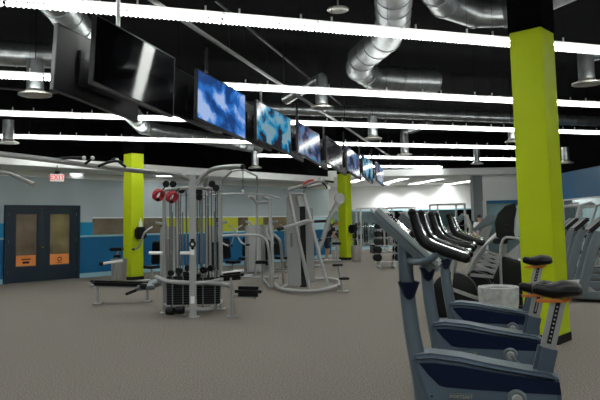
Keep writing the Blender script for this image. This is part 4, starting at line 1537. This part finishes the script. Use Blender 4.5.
def make_power_rack():
    t = thing('power_rack', (0, 0, 0), 'power rack', 'power rack', 'power racks by the far mirrors')
    b = MB()
    for x in (-.6, .6):
        for y in (-.55, .55):
            b.box((x, y, 1.15), (.075, .075, 2.3), bev=.01)
    for x in (-.6, .6):
        b.box((x, 0, 2.27), (.07, 1.1, .07)); b.box((x, 0, .04), (.09, 1.4, .08))
    for y in (-.55, .55):
        b.box((0, y, 2.27), (1.2, .07, .07))
    b.build('rack_frame', 'silver', t)
    MB().cyl((-1.0, -.62, 1.35), (1.0, -.62, 1.35), .016, seg=8).build('barbell', 'chrome', t)
    for s in (-1, 1):
        for k in range(2):
            MB().lathe([(0, -.02), (.22 - k * .05, -.02), (.225 - k * .05, 0), (.22 - k * .05, .02), (0, .02)], (s * (.84 + .05 * k), -.62, 1.35), (1, 0, 0)).build('weight_plate', 'rubber', t)
    for s in (-1, 1):
        for z in (.5, .95):
            MB().lathe([(0, -.05), (.21, -.05), (.21, .05), (0, .05)], (s * .70, .5, z), (1, 0, 0)).build('stored_plate', 'rubber', t)
    MB().box((0, -.35, .42), (.3, 1.1, .07), bev=.02).box((0, -.35, .2), (.06, .9, .4)).build('bench', 'vinyl', t)
    return t


pr0 = make_power_rack()
prs = [((371, 253), .1, 'silver power rack with a barbell right of the farthest green column'), ((402, 252.5), .1, 'power rack behind the dumbbell rack'),
       ((449, 257), .1, 'tall silver power rack behind the row of bike handlebars')]
for i, ((x, y), rz, lb) in enumerate(prs):
    p = G(x, y)
    p.y = min(p.y, 36.6)
    if i == 0:
        pr0.location = p; pr0.rotation_euler = (0, 0, rz); pr0['label'] = lb
    else:
        dup(pr0, p, rz, lb)

# angled silver machines near the right mirrors
def make_plate_machine():
    t = thing('lever_machine', (0, 0, 0), 'lever machine', 'gym machine', 'lever machines by the right wall')
    b = MB()
    for s in (-1, 1):
        b.tube([(-.8, s * .4, .05), (.8, s * .4, .05)], .04, 8)
        b.tube([(-.7, s * .4, .05), (.1, s * .35, 1.95), (.6, s * .3, 2.05)], .045, 8)
        b.tube([(.7, s * .4, .05), (.2, s * .35, 1.5)], .04, 8)
    b.tube([(.1, -.35, 1.95), (.1, .35, 1.95)], .04, 8).tube([(-.8, -.4, .05), (-.8, .4, .05)], .04, 8)
    b.build('frame', 'silver', t)
    MB().box((.35, 0, .5), (.45, .35, .09), bev=.03).box((.12, 0, .9), (.09, .35, .7), bev=.03).build('seat_pad', 'vinyl', t)
    for s in (-1, 1):
        MB().lathe([(0, -.03), (.22, -.03), (.225, 0), (.22, .03), (0, .03)], (-.35, s * .50, .85), (0, 1, 0)).build('weight_plate', 'rubber', t)
    return t


lm = make_plate_machine()
for i, ((x, y), rz, lb) in enumerate([((573, 268), .3, 'silver lever machine with slanted tubes by the right mirrors'), ((590, 264), .3, 'second silver lever machine, at the far right picture edge')]):
    p = G(x, y)
    if i == 0:
        lm.location = p; lm.rotation_euler = (0, 0, rz); lm['label'] = lb
    else:
        dup(lm, p, rz, lb)


# ------------------------------------------------------------------ people
def skin_mesh(name, m, parent, joints, edges, sub=2):
    names = list(joints)
    me = bpy.data.meshes.new(name)
    me.from_pydata([joints[n][0] for n in names], [(names.index(a), names.index(b_)) for a, b_ in edges], [])
    o = bpy.data.objects.new(name, me)
    COL.objects.link(o)
    me.materials.append(M[m])
    if parent: o.parent = parent
    sk = o.modifiers.new('skin', 'SKIN')
    sk.use_smooth_shade = True
    for i, n in enumerate(names):
        r_ = joints[n][1]
        me.skin_vertices[0].data[i].radius = (r_, r_) if not isinstance(r_, tuple) else r_
    me.skin_vertices[0].data[0].use_root = True
    s = o.modifiers.new('sub', 'SUBSURF')
    s.levels = s.render_levels = sub
    return o


def person(loc, rz, label, shirt, legs_m, hair, lean=0.0, arms=0.0, skin_legs=True):
    t = thing('person', loc, label, 'person', rz=rz)
    # faces +y locally; lean tips the upper body forward from the hips
    def U(x, y, z):
        dz = z - .95
        return (x, y + dz * math.sin(lean), .95 + dz * math.cos(lean))
    J = {'pelvis': (U(0, 0, .95), (.15, .10)), 'waist': (U(0, 0, 1.08), (.13, .09)), 'chest': (U(0, 0, 1.30), (.16, .105)), 'neck0': (U(0, 0, 1.46), .065), 'neck': (U(0, .01, 1.54), .052), 'head': (U(0, .02, 1.64), (.075, .09)), 'crown': (U(0, .015, 1.73), (.06, .075))}
    E = [('pelvis', 'waist'), ('waist', 'chest'), ('chest', 'neck0'), ('neck0', 'neck'), ('neck', 'head'), ('head', 'crown')]
    for s, n in ((-1, 'l'), (1, 'r')):
        J['sh' + n] = (U(s * .19, 0, 1.42), .055)
        J['el' + n] = (U(s * .25, .05 + arms * .1, 1.14), .042)
        J['wr' + n] = (U(s * .22, .15 + arms * .25, .93 + arms * .08), .028)
        J['ha' + n] = (U(s * .21, .20 + arms * .28, .87 + arms * .08), (.022, .036))
        J['hi' + n] = (tuple(Vector((s * .095, 0, .88))), .085)
        J['kn' + n] = ((s * .11, .03 + .05 * (s > 0) * lean, .48), .055)
        J['an' + n] = ((s * .11, -.02, .09), .036)
        J['to' + n] = ((s * .12, .15, .04), (.045, .03))
        E += [('chest', 'sh' + n), ('sh' + n, 'el' + n), ('el' + n, 'wr' + n), ('wr' + n, 'ha' + n), ('pelvis', 'hi' + n), ('hi' + n, 'kn' + n), ('kn' + n, 'an' + n), ('an' + n, 'to' + n)]
        for k in range(4):
            hx, hy, hz = U(s * .21, .22 + arms * .28, .85 + arms * .08)
            J['f%d%s' % (k, n)] = ((hx + (k - 1.5) * .016, hy + .05, hz - .05 + .004 * k), .009)
            E.append(('ha' + n, 'f%d%s' % (k, n)))
        hx, hy, hz = U(s * .21, .22 + arms * .28, .88 + arms * .08)
        J['th' + n] = ((hx - s * .04, hy + .03, hz - .02), .010)
        E.append(('ha' + n, 'th' + n))
    skin_mesh('body', 'skin', t, J, E)
    def sub_(names, grow, extra=None):
        return {n: (J[n][0], tuple(q + grow for q in (J[n][1] if isinstance(J[n][1], tuple) else (J[n][1],) * 2))) for n in names}
    S = sub_(['waist', 'pelvis', 'chest', 'shl', 'shr', 'neck0'], .02)
    for n, s in (('l', -1), ('r', 1)):
        a_, b_ = Vector(J['sh' + n][0]), Vector(J['el' + n][0])
        S['sl' + n] = (tuple(a_.lerp(b_, .6)), (.062, .062))
    skin_mesh('t_shirt', shirt, t, S, [('waist', 'pelvis'), ('waist', 'chest'), ('chest', 'neck0'), ('chest', 'shl'), ('chest', 'shr'), ('shl', 'sll'), ('shr', 'slr')])
    Q = sub_(['pelvis', 'hil', 'hir', 'knl', 'knr'], .022)
    skin_mesh('shorts', legs_m, t, Q, [('pelvis', 'hil'), ('pelvis', 'hir'), ('hil', 'knl'), ('hir', 'knr')])
    h = Vector(U(0, .0, 1.70))
    MB().ell(h, (.085, .105, .085)).build('hair', hair, t)
    f = Vector(U(0, .105, 1.65))
    MB().ell(f + Vector((0, .01, -.015)), (.012, .02, .02)).build('nose', 'skin', t)
    for s in (-1, 1):
        MB().ell(f + Vector((s * .03, -.006, .01)), (.010, .008, .007)).build('eye', 'black', t)
        MB().ell(Vector(U(s * .085, .01, 1.64)), (.012, .02, .03)).build('ear', 'skin', t)
    MB().box(f + Vector((0, -.006, -.05)), (.04, .01, .008), bev=.003).build('mouth', 'red', t)
    for s in (-1, 1):
        MB().box((s * .12, .06, .04), (.10, .28, .08), bev=.03).build('shoe', 'white_plastic', t)
    return t


person(G(327, 260.5), -1.35, 'man in a dark t-shirt and shorts leaning forward left of the farthest green column', 'dark_shirt', 'shorts', 'hair_fair', lean=.65, arms=.7)
person(Vector((7.1, 25.5, 0)), math.pi, 'distant person in a white t-shirt with dark hair behind the cardio machines', 'white_shirt', 'shorts', 'hair_dark', lean=.0, arms=.4)
